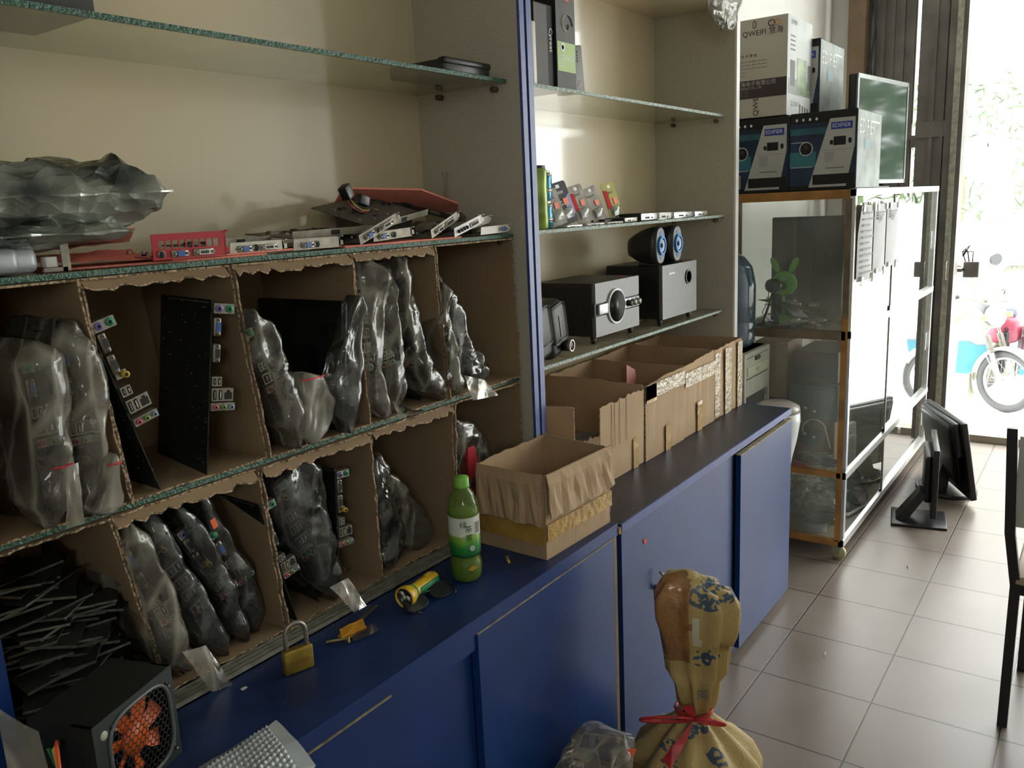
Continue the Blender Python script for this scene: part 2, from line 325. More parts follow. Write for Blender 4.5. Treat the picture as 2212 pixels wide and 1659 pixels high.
# parked machine with a round yellow housing
M_MACH = P('pale yellow paint', (.72, .62, .22), .5); M_MACHG = P('pale green paint', (.40, .55, .36), .5); M_MACHW = P('white cover', (.7, .72, .7), .5)
mc = thing('road_machine', 'yellow and green machine with a round holed housing parked outside', 'machine', (11.6, 1.28, -.18))
m = MB(); m.cyl((0, 0, 2.05), (.25, .1, 2.05), .27, M_MACH, 26)
m.build('round_housing', parent=mc)
m = MB()
for a, r in ((.3, .2), (1.1, .18), (-.3, .2)): m.cyl((-.02, r*math.cos(a)-.02, 2.05+r*math.sin(a)), (.02, r*math.cos(a)-.02, 2.05+r*math.sin(a)), .03, M_BLACK, 12)
m.build('bolt_hole', parent=mc)
m = MB(); m.rbox((.0, -.5, .80), (.8, .55, 1.30), .05, M_MACHW); m.build('engine_cover', parent=mc)
m = MB(); m.rbox((.1, -.22, 1.3), (.4, .06, 1.82), .03, M_MACHG); m.build('column', parent=mc)
m = MB(); m.cyl((.1, .5, .42), (.3, .5, .42), .42, M_ALUD, 20); m.build('wheel', parent=mc); m = MB(); m.cyl((.1, -.45, .42), (.3, -.45, .42), .42, M_ALUD, 20); m.build('wheel', parent=mc)
m = MB(); m.rbox((-.1, .30, .95), (.02, .52, 1.25), .03, M_YEL); m.build('lamp_guard', parent=mc)

# ---------------------------------------------------------------- base cabinets
def door_panel(mb, x0, x1, z0, z1, y0, y1):
    mb.box((x0, y0, z0), (x1, y1, z1), M_BLUE); mb.box((x0, y0-.0005, z1), (x1, y1, z1+.0025), M_BRASSE)
# left
bc = thing('base_cabinet', 'blue painted base cabinet with sliding doors under the pigeonhole shelves', 'cabinet', (0, 0, 0))
m = MB(); m.box((-.6, .966, .735), (1.760, 1.555, .765), M_BLUET); m.box((-.6, .964, .734), (1.760, .9661, .7655), M_BLUE); m.build('worktop', parent=bc)
m = MB(); m.box((-.6, 1.0, .02), (1.755, 1.55, .735), M_BLUE); m.box((-.6, .967, .70), (1.755, 1.0, .735), M_BLUE); m.box((-.6, .972, 0), (1.755, 1.0, .05), M_BLUE)
m.box((1.742, .9665, 0), (1.757, 1.0, .735), M_COL); m.build('body', parent=bc)
m = MB(); door_panel(m, .30, .932, .05, .731, .9615, .980); m.build('sliding_door', parent=bc)
m = MB(); door_panel(m, 1.178, 1.733, .05, .732, .962, .980); m.build('sliding_door', parent=bc)
m = MB(); m.box((.934, .9825, .05), (1.178, .998, .733), M_BLUE); m.build('sliding_door', parent=bc)
# right
bc2 = thing('base_cabinet', 'blue painted base cabinet with a row of open cartons on its top', 'cabinet', (0, 0, 0))
m = MB(); m.box((1.772, .962, .738), (3.135, 1.555, .758), M_BLUEW); m.box((1.772, .958, .736), (3.137, .964, .759), M_BLUEL); m.box((3.133, .96, .736), (3.138, 1.555, .759), M_BLUEL)
m.build('worktop', parent=bc2)
m = MB(); m.box((1.775, 1.0, .02), (3.12, 1.55, .738), M_BLUE); m.box((1.775, .975, 0), (3.10, 1.0, .04), M_BLUE); m.box((2.555, .972, .04), (2.585, 1.0, .738), M_BLACKG); m.box((3.12, .98, .02), (3.132, 1.55, .736), M_BLUE)
m.build('body', parent=bc2)
m = MB(); m.box((1.786, .968, .035), (2.555, .985, .728), M_BLUE); m.build('sliding_door', parent=bc2)
m = MB(); m.box((2.578, .948, .03), (3.112, .966, .722), M_BLUE); m.box((2.576, .9475, .722), (3.112, .966, .725), M_BRASSE); m.build('sliding_door', parent=bc2)
m = MB(); m.tube([(1.98, .955, .55), (1.985, .945, .535), (1.985, .945, .515), (1.98, .955, .50)], .004, M_STEEL); m.cyl((1.98, .95, .50), (1.98, .968, .50), .008, M_STEEL); m.build('door_catch', parent=bc2)
m = MB(); m.box((3.134, 1.0, .30), (3.142, 1.03, .52), M_BLUE); m.box((3.134, .985, .08), (3.144, 1.03, .30), M_BLUE); m.build('edge_strip', parent=bc2, label='blue edge band peeling off the end panel')
MB().box((1.762, .960, .735), (1.790, .985, .752), M_PLY).build('wooden_block', label='small raw wood block wedged at the joint of the two blue cabinets', cat='wood block')
MB().add([(1.905, .9665, .668), (1.925, .9665, .664), (1.922, .9665, .654), (1.91, .9665, .652), (1.905, .966, .668), (1.925, .966, .664), (1.922, .966, .654), (1.91, .966, .652)], [(4, 5, 6, 7), (0, 3, 2, 1), (0, 1, 5, 4), (1, 2, 6, 5), (2, 3, 7, 6), (3, 0, 4, 7)], P('red sticker', (.8, .06, .05), .5)).build('sticker', label='tiny red sticker on the blue cabinet door near the sack', cat='sticker')

# ---------------------------------------------------------------- wall shelf units
def studs(mb, xs, zs, inner):
    for z in zs:
        for y in (1.275, 1.45): mb.cyl((xs, y, z-.012), (xs+inner*.018, y, z-.012), .007, M_STUD, 10)
def glass(parent, x0, x1, z, mat, edge, th=.008):
    g = MB(); g.box((x0, 1.248, z), (x1, 1.528, z+th), mat); s = g.build('glass_shelf', parent=parent)
    e = MB(); e.box((x0, 1.243, z-.0005), (x1, 1.248, z+th+.0005), edge); e.build('shelf_edge', parent=s); return s
u1 = thing('shelf_unit', 'tall cream backed shelf unit with glass shelves over the pigeonholes', 'shelf unit', (0, 0, 0))
MB().box((.40, 1.532, .765), (1.775, 1.552, 2.32), M_CREAM).build('back_panel', parent=u1)
MB().box((1.757, 1.206, .765), (1.773, 1.532, 2.32), M_GREYP).build('side_panel', parent=u1)
MB().box((.405, 1.206, .765), (.425, 1.532, 2.32), M_GREYP).build('side_panel', parent=u1)
MB().box((1.757, 1.198, .765), (1.776, 1.206, 2.32), M_BLUEL).build('edge_trim', parent=u1)
MB().box((.400, 1.198, .765), (.440, 1.206, 2.32), M_BLUE).build('edge_trim', parent=u1)
MB().box((.405, 1.206, 2.26), (1.757, 1.532, 2.28), M_CREAM).build('top_panel', parent=u1)
glass(u1, .428, 1.756, 1.850, M_SHELF, M_GEDGE); glass(u1, .428, 1.756, 1.480, M_SHELFG, M_GEDGE); glass(u1, .428, 1.756, 1.112, M_SHELFG, M_GEDGE)
m = MB(); studs(m, 1.739, (1.85, 1.48, 1.112), 1); m.build('shelf_stud', parent=u1)
m = MB()
for y in (1.200, 1.212, 1.224, 1.236): m.box((.43, y, .765), (1.756, y+.0035, .776), M_ALUD)
m.box((.43, 1.200, .765), (1.756, 1.240, .768), M_ALUD); m.build('sliding_track', parent=u1)
u2 = thing('shelf_unit', 'tall shelf unit with speakers and memory cards next to the glass showcase', 'shelf unit', (0, 0, 0))
MB().box((1.785, 1.532, .758), (3.20, 1.552, 2.32), M_CREAM).build('back_panel', parent=u2)
MB().box((3.172, 1.206, .758), (3.198, 1.532, 2.32), M_GREYP).build('side_panel', parent=u2)
MB().box((1.785, 1.206, .758), (1.803, 1.532, 2.32), M_GREYP).build('side_panel', parent=u2)
MB().box((1.783, 1.196, .758), (1.804, 1.206, 2.32), M_BLUEL).build('edge_trim', parent=u2)
MB().box((3.170, 1.198, .758), (3.201, 1.206, 2.32), M_WHITEE).build('edge_trim', parent=u2, label='white edge strip')
MB().box((1.785, 1.200, 2.243), (3.172, 1.532, 2.262), M_CREAM).build('top_panel', parent=u2)
MB().box((1.776, 1.203, .765), (1.784, 1.235, 2.32), M_BLACKG).build('gap_shade_strip', parent=u2)  # dark strip painted in for the shade between the two units
glass(u2, 1.804, 3.171, 1.852, M_SHELF, M_GEDGE2); glass(u2, 1.804, 3.171, 1.482, M_SHELFG, M_GEDGE2); glass(u2, 1.804, 3.171, 1.116, M_SHELFG, M_GEDGE2)
m = MB(); studs(m, 3.154, (1.852, 1.482, 1.116), 1); m.build('shelf_stud', parent=u2)

# ---------------------------------------------------------------- cardboard pigeonholes
def corr():
    m, t, o = nt('torn corrugated edge'); N = t.nodes.new; L = t.links.new
    b = N('ShaderNodeBsdfPrincipled'); L(b.outputs[0], o.inputs[0]); b.inputs['Roughness'].default_value = .9
    v = coords(t, (1, 1, 1)); nz = N('ShaderNodeTexNoise'); nz.inputs['Scale'].default_value = 190; L(v, nz.inputs['Vector'])
    r = N('ShaderNodeValToRGB'); r.color_ramp.elements[0].position = .42; r.color_ramp.elements[0].color = (.10, .065, .035, 1); r.color_ramp.elements[1].position = .55; r.color_ramp.elements[1].color = (.44, .32, .20, 1)
    L(nz.outputs[0], r.inputs[0]); L(r.outputs[0], b.inputs['Base Color']); return m
M_CORR = corr()
def panel(mb, p, u, v, n, th, nu=14, rag=.003, mat=M_CARD, seed=0):
    """ragged cardboard sheet: corner p, spans u and v, thickness along n; the v-end edge is torn"""
    p = Vector(p); u = Vector(u); v = Vector(v); n = Vector(n).normalized()*th; rnd = random.Random(seed)
    A = []; B = []
    for i in range(nu+1):
        q = p+u*(i/nu); e = v*(1+(rnd.random()-.5)*2*rag/max(v.length, .01)); A.append(q); B.append(q+e)
    k = nu+1; vs = A+B+[x+n for x in A]+[x+n for x in B]; fs = []; es = []
    for i in range(nu):
        fs += [(i, i+1, k+i+1, k+i), (2*k+i, 3*k+i, 3*k+i+1, 2*k+i+1)]
        es += [(k+i, k+i+1, 3*k+i+1, 3*k+i), (i, 2*k+i, 2*k+i+1, i+1)]
    es += [(0, k, 3*k, 2*k), (nu, 2*k+nu, 3*k+nu, k+nu)]
    o = len(mb.v); mb.add(vs, fs, mat); o2 = mb.mi(M_CORR)
    for f in es: mb.f.append(tuple(a+o for a in f)); mb.m.append(o2); mb.sm.append(False)
XD1 = [(.436, .436), (.674, .640), (.942, .905), (1.205, 1.190), (1.462, 1.444), (1.752, 1.745)]   # dividers: x at bottom, x at top
XD2 = [(.436, .436), (.690, .634), (.942, .917), (1.203, 1.202), (1.462, 1.478), (1.752, 1.748)]
WH = ['leftmost, holding the big zip bags', 'second from the left, holding two bare motherboards', 'middle one, holding a dark antistatic bag', 'fourth from the left, packed with bags', 'rightmost, beside the grey panel']
WL = ['leftmost, filled with dark flat parts', 'second from the left, with four bagged boards', 'middle one, with a zip bag between bare boards', 'fourth from the left, mostly empty', 'rightmost, behind the small carton']
def pigeon(XD, z0, z1, row):
    for i in range(5):
        (a0, a1), (b0, b1) = XD[i], XD[i+1]; sd = row*10+i
        m = MB(); th = .0035; H = z1-z0; yf = 1.236+.004*(i % 2); D = 1.525-yf
        g = .0012
        a0 += g; a1 += g; b0 -= g; b1 -= g
        # sides as leaning sheets: built from v along -y (torn at the front)
        for (x0, x1, s) in ((a0, a1, 1), (b0, b1, -1)):
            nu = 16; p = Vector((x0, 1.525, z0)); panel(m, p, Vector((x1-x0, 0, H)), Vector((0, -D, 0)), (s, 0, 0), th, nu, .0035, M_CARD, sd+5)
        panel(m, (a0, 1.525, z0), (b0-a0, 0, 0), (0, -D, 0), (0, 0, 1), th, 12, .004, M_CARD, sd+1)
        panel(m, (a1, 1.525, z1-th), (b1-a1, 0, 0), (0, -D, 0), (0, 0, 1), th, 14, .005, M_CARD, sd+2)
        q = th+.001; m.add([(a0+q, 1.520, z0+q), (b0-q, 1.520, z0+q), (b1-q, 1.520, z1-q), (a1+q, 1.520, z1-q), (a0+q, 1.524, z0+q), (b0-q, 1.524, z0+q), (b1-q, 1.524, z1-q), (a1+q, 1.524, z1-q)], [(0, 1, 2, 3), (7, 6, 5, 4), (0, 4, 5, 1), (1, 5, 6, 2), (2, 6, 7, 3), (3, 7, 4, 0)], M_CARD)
        c = m.build('cardboard_box', cat='box', group='cardboard pigeonhole boxes %s row' % ('upper' if row == 1 else 'lower'),
                label='brown carton in the %s pigeonhole row, %s' % (('upper', WH[i]) if row == 1 else ('lower', WL[i])))
        # hanging torn flap at the top front
        if i in (1, 2, 3):
            f = MB(); panel(f, (a1+.004, yf+.001, z1-.006), (b1-a1-.012, 0, 0), (0, -.010, -.012), (0, .4, 1), .003, 18, .006, M_CARD, sd+3)
            fo = f.build('torn_flap', parent=c); fo.location = -c.location
pigeon(XD1, 1.1215, 1.478, 1)
pigeon(XD2, .777, 1.1095, 2)
# ---------------------------------------------------------------- motherboards
def dsub(mb, z, x, col, M, L=.031, horiz=False):
    """D-shaped socket facing -y; long side along z (or x when horiz)"""
    Q = M @ T(x, -.005, z) @ (R(PI/2, 'Y') if horiz else I4)
    mb.rbox((-.0062, 0, -L/2), (.0062, .014, L/2), .002, M_STEEL, Q)
    mb.prism([(-.0045, -.0095), (.0045, -.008), (.0045, .008), (-.0045, .0095)], 0, .004, M_STEEL, Q @ R(PI/2, 'X') @ T(0, 0, -.001))
    mb.prism([(-.0036, -.0085), (.0036, -.007), (.0036, .007), (-.0036, .0085)], 0, .001, col, Q @ R(PI/2, 'X') @ T(0, 0, .003))
    for s in (-1, 1): mb.cyl((0, -.005, s*(L/2-.0035)), (0, .001, s*(L/2-.0035)), .0026, M_STEEL, 6, M=Q); mb.cyl((0, -.0053, s*(L/2-.0035)), (0, -.004, s*(L/2-.0035)), .0014, M_HOLE, 6, M=Q)
def usbs(mb, x0, z0, w, h, M, n=2):
    mb.box((x0, -.005, z0), (x0+w, .012, z0+h), M_STEEL, M); g = w/n
    for i in range(n):
        mb.box((x0+g*i+.002, -.0056, z0+.0025), (x0+g*(i+1)-.002, -.0049, z0+h-.0025), M_HOLE, M)
        mb.box((x0+g*(i+.42), -.0062, z0+.005), (x0+g*(i+.58), -.0055, z0+h-.005), M_WPL if i % 2 else M_STEEL, M)
def jack(mb, x, z, col, M, r=.0045):
    mb.cyl((x, -.009, z), (x, -.004, z), r, col, 12, M=M); mb.cyl((x, -.0095, z), (x, -.008, z), r*.5, M_HOLE, 8, M=M)
def ports(root, spec):
    for typ, z in spec:
        m = MB()
        if typ == 'ps2':
            m.box((.002, -.004, z-.0085), (.038, .012, z+.0085), M_STEEL)
            for x, c in ((.011, M_PUR), (.029, M_GRN)):
                m.cyl((x, -.0065, z), (x, -.003, z), .0066, c, 14); m.cyl((x, -.0070, z), (x, -.006, z), .0032, M_HOLE, 8)
            m.build('mouse_port', parent=root)
        elif typ == 'ps2b':
            m.box((.002, -.004, z-.008), (.018, .012, z+.008), M_STEEL); m.cyl((.010, -.0065, z), (.010, -.003, z), .0062, M_GRN, 14); m.build('mouse_port', parent=root)
        elif typ in ('vgab', 'vga', 'ser', 'par'):
            dsub(m, z, .009, {'vgab': M_VBL, 'vga': M_SLOT, 'ser': M_SLOT, 'par': M_RED}[typ], I4, .062 if typ == 'par' else .031); m.build('monitor_port', parent=root)
        elif typ == 'rca':
            m.cyl((.018, -.012, z), (.018, .004, z), .0052, M_YEL, 14); m.cyl((.018, -.0125, z), (.018, -.011, z), .003, M_HOLE, 10); m.box((.006, .0, z-.006), (.025, .012, z+.006), M_STEEL); m.build('video_port', parent=root)
        elif typ == 'usb': usbs(m, .002, z-.008, .017, .016, I4); m.build('usb_port', parent=root)
        elif typ == 'usb4': usbs(m, .002, z-.010, .032, .020, I4); m.build('usb_port', parent=root)
        elif typ == 'lan':
            usbs(m, .002, z-.011, .020, .022, I4); m.box((.022, -.005, z-.011), (.040, .012, z+.011), M_STEEL); m.box((.0245, -.0056, z-.008), (.0375, -.0049, z+.004), M_HOLE); m.box((.028, -.0056, z+.004), (.034, -.0049, z+.008), M_HOLE)
            m.build('network_port', parent=root)
        elif typ == 'aud':
            m.box((.002, -.004, z-.0065), (.044, .012, z+.0065), M_STEELW)
            for x, c in ((.009, M_PNK), (.023, M_LIME), (.037, M_LBL)): jack(m, x, z, c, I4)
            m.build('audio_port', parent=root)
        elif typ == 'aud6':
            m.box((.002, -.004, z-.012), (.036, .012, z+.012), M_STEELW)
            for i in range(3):
                for j in (-1, 1): jack(m, .008+.011*i, z+j*.006, M_SLOT if j > 0 else (M_PNK, M_LIME, M_LBL)[i], I4, .004)
            m.build('audio_port', parent=root)
def make_board(spec, h=.30, d=.22, seed=1, name='motherboard'):
    root = thing(name, '', 'circuit board'); rnd = random.Random(seed)
    m = MB(); m.box((-.0012, 0, 0), (.0006, d, h), M_PCB)
    for i in range(4): m.box((.0006, .03, .03+i*.02), (.012, .03+.085, .038+i*.02), M_SLOT if i % 2 else M_WPL)        # card slots
    m.box((.0006, .075, .18), (.008, .12, .225), M_STEEL)                                                         # processor socket
    for i in range(3): m.box((.0006, .15+i*.011, .13), (.009, .156+i*.011, .265), (M_SLOT, M_VBL, M_SLOT)[i])      # memory slots
    for i in range(16):
        y = .02+rnd.random()*(d-.04); z = .02+rnd.random()*(h-.04); m.cyl((.0006, y, z), (.012, y, z), .0035, M_SLOT, 8)
    m.box((.0006, .09, .10), (.018, .125, .135), M_ALUD)
    for i in range(70):
        y = .006+rnd.random()*(d-.014); z = .006+rnd.random()*(h-.012); s = .0012+rnd.random()*.0022
        m.box((-.0022, y, z), (-.0011, y+s, z+s*.7), M_STEEL if i % 5 == 0 else M_PCBG)
    for i in range(40): m.box((-.0016, .012+i*.0045, h-.006), (-.0011, .013+i*.0045, h-.004), M_STEELW)
    m.build('circuit_board', parent=root); ports(root, spec); return root
BA = make_board([('ps2', .285), ('ser', .258), ('vga', .222), ('rca', .202), ('usb', .176), ('lan', .150), ('aud', .122)], seed=2)
BB = make_board([('ps2', .286), ('vgab', .255), ('ser', .210), ('usb', .162), ('lan', .139), ('aud', .118)], seed=4)
BC = make_board([('ps2', .285), ('rca', .262), ('usb4', .215), ('usb4', .185), ('usb4', .155), ('aud6', .118)], seed=6)
BD = make_board([('ps2b', .232), ('vgab', .20), ('usb', .165), ('usb4', .14), ('aud', .118)], h=.245, d=.19, seed=8)
used = set()
def board(proto, x, y, z, xtop, yaw=0, label='', group=None, sc=1.0, roll=0):
    h = .30*sc; th = math.asin(max(-1, min(1, (xtop-x)/h)))
    M = T(x, y, z) @ R(yaw, 'Z') @ R(th, 'Y') @ R(roll, 'X') @ Matrix.Scale(sc, 4)
    if proto.name not in used: used.add(proto.name); proto.matrix_world = M; o = proto
    else: o = copy_tree(proto, M)
    o['label'] = label
    if group: o['group'] = group
    elif 'group' in o: del o['group']
    return o
Z1 = 1.1265; Z2 = .782
board(BA, .726, 1.243, Z1, .648, -.05, 'bare motherboard leaning far to the left in the upper pigeonhole')
board(BB, .812, 1.240, Z1, .857, -.20, 'bare black motherboard standing upright in the upper pigeonhole, its back showing')
board(BD, .556, 1.262, Z1, .548, -.06, 'motherboard inside the big bag at the far left of the upper row')
board(BB, .600, 1.265, Z1, .608, -.03, 'motherboard inside the second bag from the left of the upper row', sc=.92)
board(BD, 1.000, 1.262, Z1, .918, -.05, 'motherboard leaning inside the zip bag in the middle upper pigeonhole')
board(BC, 1.203, 1.256, Z1, 1.196, -.06, 'motherboard with many white sockets in the bag against the divider')
board(BD, 1.290, 1.270, Z1, 1.265, -.05, 'motherboard low inside the second bag of the fourth upper pigeonhole', sc=.9)
board(BB, 1.415, 1.285, Z1, 1.300, -.05, 'motherboard leaning inside the third bag of the fourth upper pigeonhole', sc=.85)
board(BA, 1.480, 1.275, Z1, 1.448, -.04, 'small motherboard in the front bag of the rightmost upper pigeonhole', sc=.80)
board(BC, 1.570, 1.290, Z1, 1.487, -.05, 'motherboard in the rear bag of the rightmost upper pigeonhole', sc=.85)
G4 = 'bagged motherboards leaning in the lower row'
board(BB, .735, 1.262, Z2, .648, -.05, 'motherboard in the milky bag, first of the four leaning in the lower row', sc=.97)
board(BC, .805, 1.262, Z2, .695, -.05, 'motherboard in the second of the four leaning bags of the lower row', sc=.95)
board(BA, .872, 1.268, Z2, .755, -.05, 'motherboard in the third of the four leaning bags of the lower row', sc=.93)
board(BD, .905, 1.275, Z2, .800, -.05, 'motherboard in the fourth leaning bag of the lower row, against the divider')
board(BB, .970, 1.243, Z2, .912, -.05, 'bare motherboard leaning on the divider left of the zip bag', sc=.88)
board(BC, 1.050, 1.270, Z2, .965, -.10, 'motherboard inside the tall bag of the middle lower pigeonhole', sc=.95)
board(BA, 1.090, 1.252, Z2, 1.108, -.03, 'bare motherboard standing upright right of the tall lower bag', sc=.90)
board(BD, 1.250, 1.285, Z2, 1.222, -.06, 'motherboard in the crumpled dark bag of the fourth lower pigeonhole', sc=.95)
board(BA, 1.345, 1.300, Z2, 1.255, -.06, 'motherboard in the clear bag leaning in the fourth lower pigeonhole', sc=.85)

# ---------------------------------------------------------------- plastic bags
def bagmesh(rings, y0, y1, seed, mat, amp=.007, nseg=44, nz=40, freq=20):
    rings = sorted(rings); zs = [r[0] for r in rings]; mb = MB(); rnd = random.Random(seed)
    def at(z):
        if z <= zs[0]: return rings[0][1:3]
        for a, b in zip(rings, rings[1:]):
            if z <= b[0]:
                t = (z-a[0])/(b[0]-a[0]+1e-9); t = t*t*(3-2*t)*.5+t*.5; return [a[k]+(b[k]-a[k])*t for k in (1, 2)]
        return rings[-1][1:3]
    v = []; z_lo = zs[0]; z_hi = zs[-1]
    for i in range(nz+1):
        q = i/nz; z = z_lo+(z_hi-z_lo)*q; xl, xr = at(z); cx = (xl+xr)/2; hx = max(.004, (xr-xl)/2*.95); y0_ = y0+.018
        pinch = min(1, .35+q*6, .35+(1-q)*6); yb = y1-(y1-y0)*.12*(1-pinch); cy = (y0_+yb)/2; hy = (yb-y0_)/2*(.82+.18*pinch)
        for k in range(nseg):
            a = 2*PI*k/nseg; ca, sa = math.cos(a), math.sin(a)
            ex = math.copysign(abs(ca)**.55, ca); ey = math.copysign(abs(sa)**.35, sa)
            p = Vector((cx+hx*ex*pinch, cy+hy*ey, z))
            nv = noise.noise(Vector((p.x*freq*1.6+seed*3.1, p.y*freq, p.z*freq*.7))); rg = 1-2*abs(noise.noise(Vector((p.x*freq+seed*7.7, p.y*freq*.8+5, p.z*freq*.55))))
            r2 = 1-2.4*abs(noise.noise(Vector((p.x*freq*1.6-p.z*22+seed, p.y*freq, p.z*9+seed)))); dd = amp*(.8*nv+1.0*rg+.5*r2-.7)
            v.append((p.x+ca*dd*.75, p.y+sa*dd, p.z+(noise.noise(Vector((p.x*40, p.y*40, seed)))*.004)))
    f = []
    for i in range(nz):
        for k in range(nseg):
            a = i*nseg+k; b = i*nseg+(k+1) % nseg; c = b+nseg; d = a+nseg
            f += [(a, b, c), (a, c, d)] if (i+k) % 2 else [(a, b, d), (b, c, d)]
    f += [tuple(range(nseg-1, -1, -1)), tuple(nz*nseg+k for k in range(nseg))]
    mb.add(v, f, mat, smooth=True); return mb
def sheet(poly, seed, mat, amp=.004, n=10, M=I4):
    """crumpled sheet from 4 corners (a,b,c,d)"""
    a, b, c, d = [Vector(p) for p in poly]; vs = []; mb = MB(); nn = (b-a).cross(d-a).normalized()
    for i in range(n+1):
        for j in range(n+1):
            s, t = i/n, j/n; p = (a*(1-s)+b*s)*(1-t)+(d*(1-s)+c*s)*t
            w_ = noise.noise(p*28+Vector((seed, 0, 0)))*amp+(.5-abs(noise.noise(p*45+Vector((0, seed, 0)))))*amp
            vs.append(p+nn*w_)
    fs = [(i*(n+1)+j, (i+1)*(n+1)+j, (i+1)*(n+1)+j+1, i*(n+1)+j+1) for i in range(n) for j in range(n)]
    mb.add(vs, fs, mat, M, True); return mb
def bag(rings, y0, y1, seed, mat, label, zipq=None, zipbar=None, amp=.010, **k):
    m = bagmesh(rings, y0, y1, seed, mat, amp, **k)
    o = m.build('plastic_bag', label=label, cat='bag')
    if zipq:
        s = sheet(zipq, seed, M_BAG, .003); s = s.build('zip_flap', parent=o); s.location = -o.location
    if zipbar:
        zc = zipbar[1][2]; vv = [Vector(p) for p in m.v]; row = min(vv, key=lambda p: abs(p.z-zc)+max(0, p.y-(y0+y1)/2)*9).z
        fr = sorted([p for p in vv if abs(p.z-row) < .006 and p.y < y0+(y1-y0)*.45 and zipbar[0][0]-.006 < p.x < zipbar[-1][0]+.006], key=lambda p: p.x)
        fr = fr[::max(1, len(fr)//9)]
        if len(fr) > 2:
            z = MB(); z.tube([(p.x, p.y-.0015, row) for p in fr], .0016, M_ZIP, 6); z = z.build('zip_line', parent=o, label='red zip line'); z.location = -o.location
    return o
bag([(1.400, .535, .585), (1.387, .530, .602), (1.314, .535, .597), (1.243, .530, .591), (1.176, .525, .575), (1.1275, .526, .555)], 1.185, 1.44, 1, M_BAG, 'big clear bag holding a motherboard at the far left of the upper row',
    [(.552, 1.175, 1.225), (.570, 1.178, 1.225), (.572, 1.19, 1.13), (.545, 1.19, 1.13)], [(.5515, 1.172, 1.218), (.561, 1.170, 1.2175), (.571, 1.174, 1.2185)])
bag([(1.420, .600, .640), (1.391, .600, .645), (1.361, .598, .656), (1.302, .597, .654), (1.231, .582, .640), (1.195, .583, .630), (1.1275, .575, .610)], 1.195, 1.45, 2, M_BAG, 'second big clear bag with a red topped zip, upper row left')
bag([(1.215, .628, .644), (1.175, .619, .640), (1.150, .60, .645), (1.1275, .588, .640)], 1.180, 1.24, 3, M_BAGM, 'small folded milky bag standing at the left divider of the upper row', None, [(.628, 1.176, 1.204), (.636, 1.172, 1.203), (.645, 1.178, 1.202)], amp=.004)
bag([(1.400, .918, .940), (1.386, .914, .950), (1.368, .914, .978), (1.341, .918, .991), (1.314, .924, .990), (1.285, .924, 1.008), (1.255, .933, 1.025), (1.196, .961, 1.028), (1.150, .985, 1.020), (1.1275, .99, 1.012)], 1.195, 1.40, 4, M_BAGC, 'clear bag leaning on the divider in the middle upper pigeonhole')
bag([(1.266, 1.012, 1.055), (1.246, 1.019, 1.087), (1.209, 1.022, 1.105), (1.168, 1.010, 1.096), (1.1275, 1.006, 1.070)], 1.200, 1.26, 5, M_BAGM, 'cloudy bag with a red zip line lying in the middle upper pigeonhole', None, [(1.015, 1.196, 1.257), (1.05, 1.193, 1.253), (1.088, 1.198, 1.243)], amp=.005)
# dark antistatic bagged board whose broad black side faces the viewer
dk = MB(); dk.rbox((-.009, 0, 0), (.009, .27, .262), .006, P('black antistatic bag side', (.010, .012, .012), .22, n=(30, .5), bump=.5, bscale=26))
dkt = thing('bagged_circuit_board', 'dark board in a metallic antistatic bag, broad black side showing', 'circuit board', M=T(1.128, 1.236, Z1) @ R(-.02, 'Z') @ R(.13, 'Y'))
dk.build('board_side', parent=dkt)
bag([(1.396, 1.165, 1.205), (1.338, 1.145, 1.190), (1.283, 1.106, 1.179), (1.227, 1.086, 1.165), (1.182, 1.103, 1.148), (1.1275, 1.105, 1.135)], 1.190, 1.255, 6, M_BAGS, 'shiny antistatic bag mouth around the dark board in the middle upper pigeonhole')
bag([(1.463, 1.198, 1.278), (1.418, 1.197, 1.308), (1.358, 1.198, 1.288), (1.298, 1.205, 1.264), (1.238, 1.201, 1.253), (1.173, 1.200, 1.270), (1.1275, 1.215, 1.291)], 1.205, 1.46, 7, M_BAG, 'cloudy bag against the left divider of the fourth upper pigeonhole', [(1.235, 1.20, 1.17), (1.285, 1.19, 1.14), (1.34, 1.20, 1.128), (1.26, 1.205, 1.124)])
bag([(1.447, 1.286, 1.312), (1.382, 1.287, 1.316), (1.32, 1.268, 1.321), (1.257, 1.257, 1.338), (1.194, 1.259, 1.330), (1.1275, 1.275, 1.318)], 1.215, 1.44, 8, M_BAGC, 'middle bag of the three in the fourth upper pigeonhole')
bag([(1.462, 1.340, 1.366), (1.441, 1.303, 1.368), (1.377, 1.314, 1.376), (1.312, 1.326, 1.388), (1.245, 1.342, 1.398), (1.171, 1.372, 1.442), (1.1275, 1.395, 1.487)], 1.205, 1.43, 9, M_BAGC, 'tall clear bag slumping to the right in the fourth upper pigeonhole')
bag([(1.392, 1.450, 1.478), (1.364, 1.448, 1.494), (1.297, 1.450, 1.482), (1.228, 1.448, 1.498), (1.174, 1.448, 1.515), (1.1275, 1.458, 1.54)], 1.205, 1.40, 10, M_BAGC, 'front bag with a zip tail in the rightmost upper pigeonhole',
    [(1.475, 1.20, 1.18), (1.53, 1.185, 1.16), (1.57, 1.175, 1.115), (1.49, 1.19, 1.118)], [(1.538, 1.180, 1.158), (1.556, 1.176, 1.14), (1.57, 1.173, 1.12)])
bag([(1.413, 1.463, 1.490), (1.396, 1.455, 1.513), (1.359, 1.480, 1.537), (1.288, 1.483, 1.576), (1.233, 1.499, 1.594), (1.189, 1.507, 1.660), (1.1275, 1.520, 1.703)], 1.235, 1.45, 11, M_BAGS, 'large clear bag spreading wide at its foot in the rightmost upper pigeonhole')
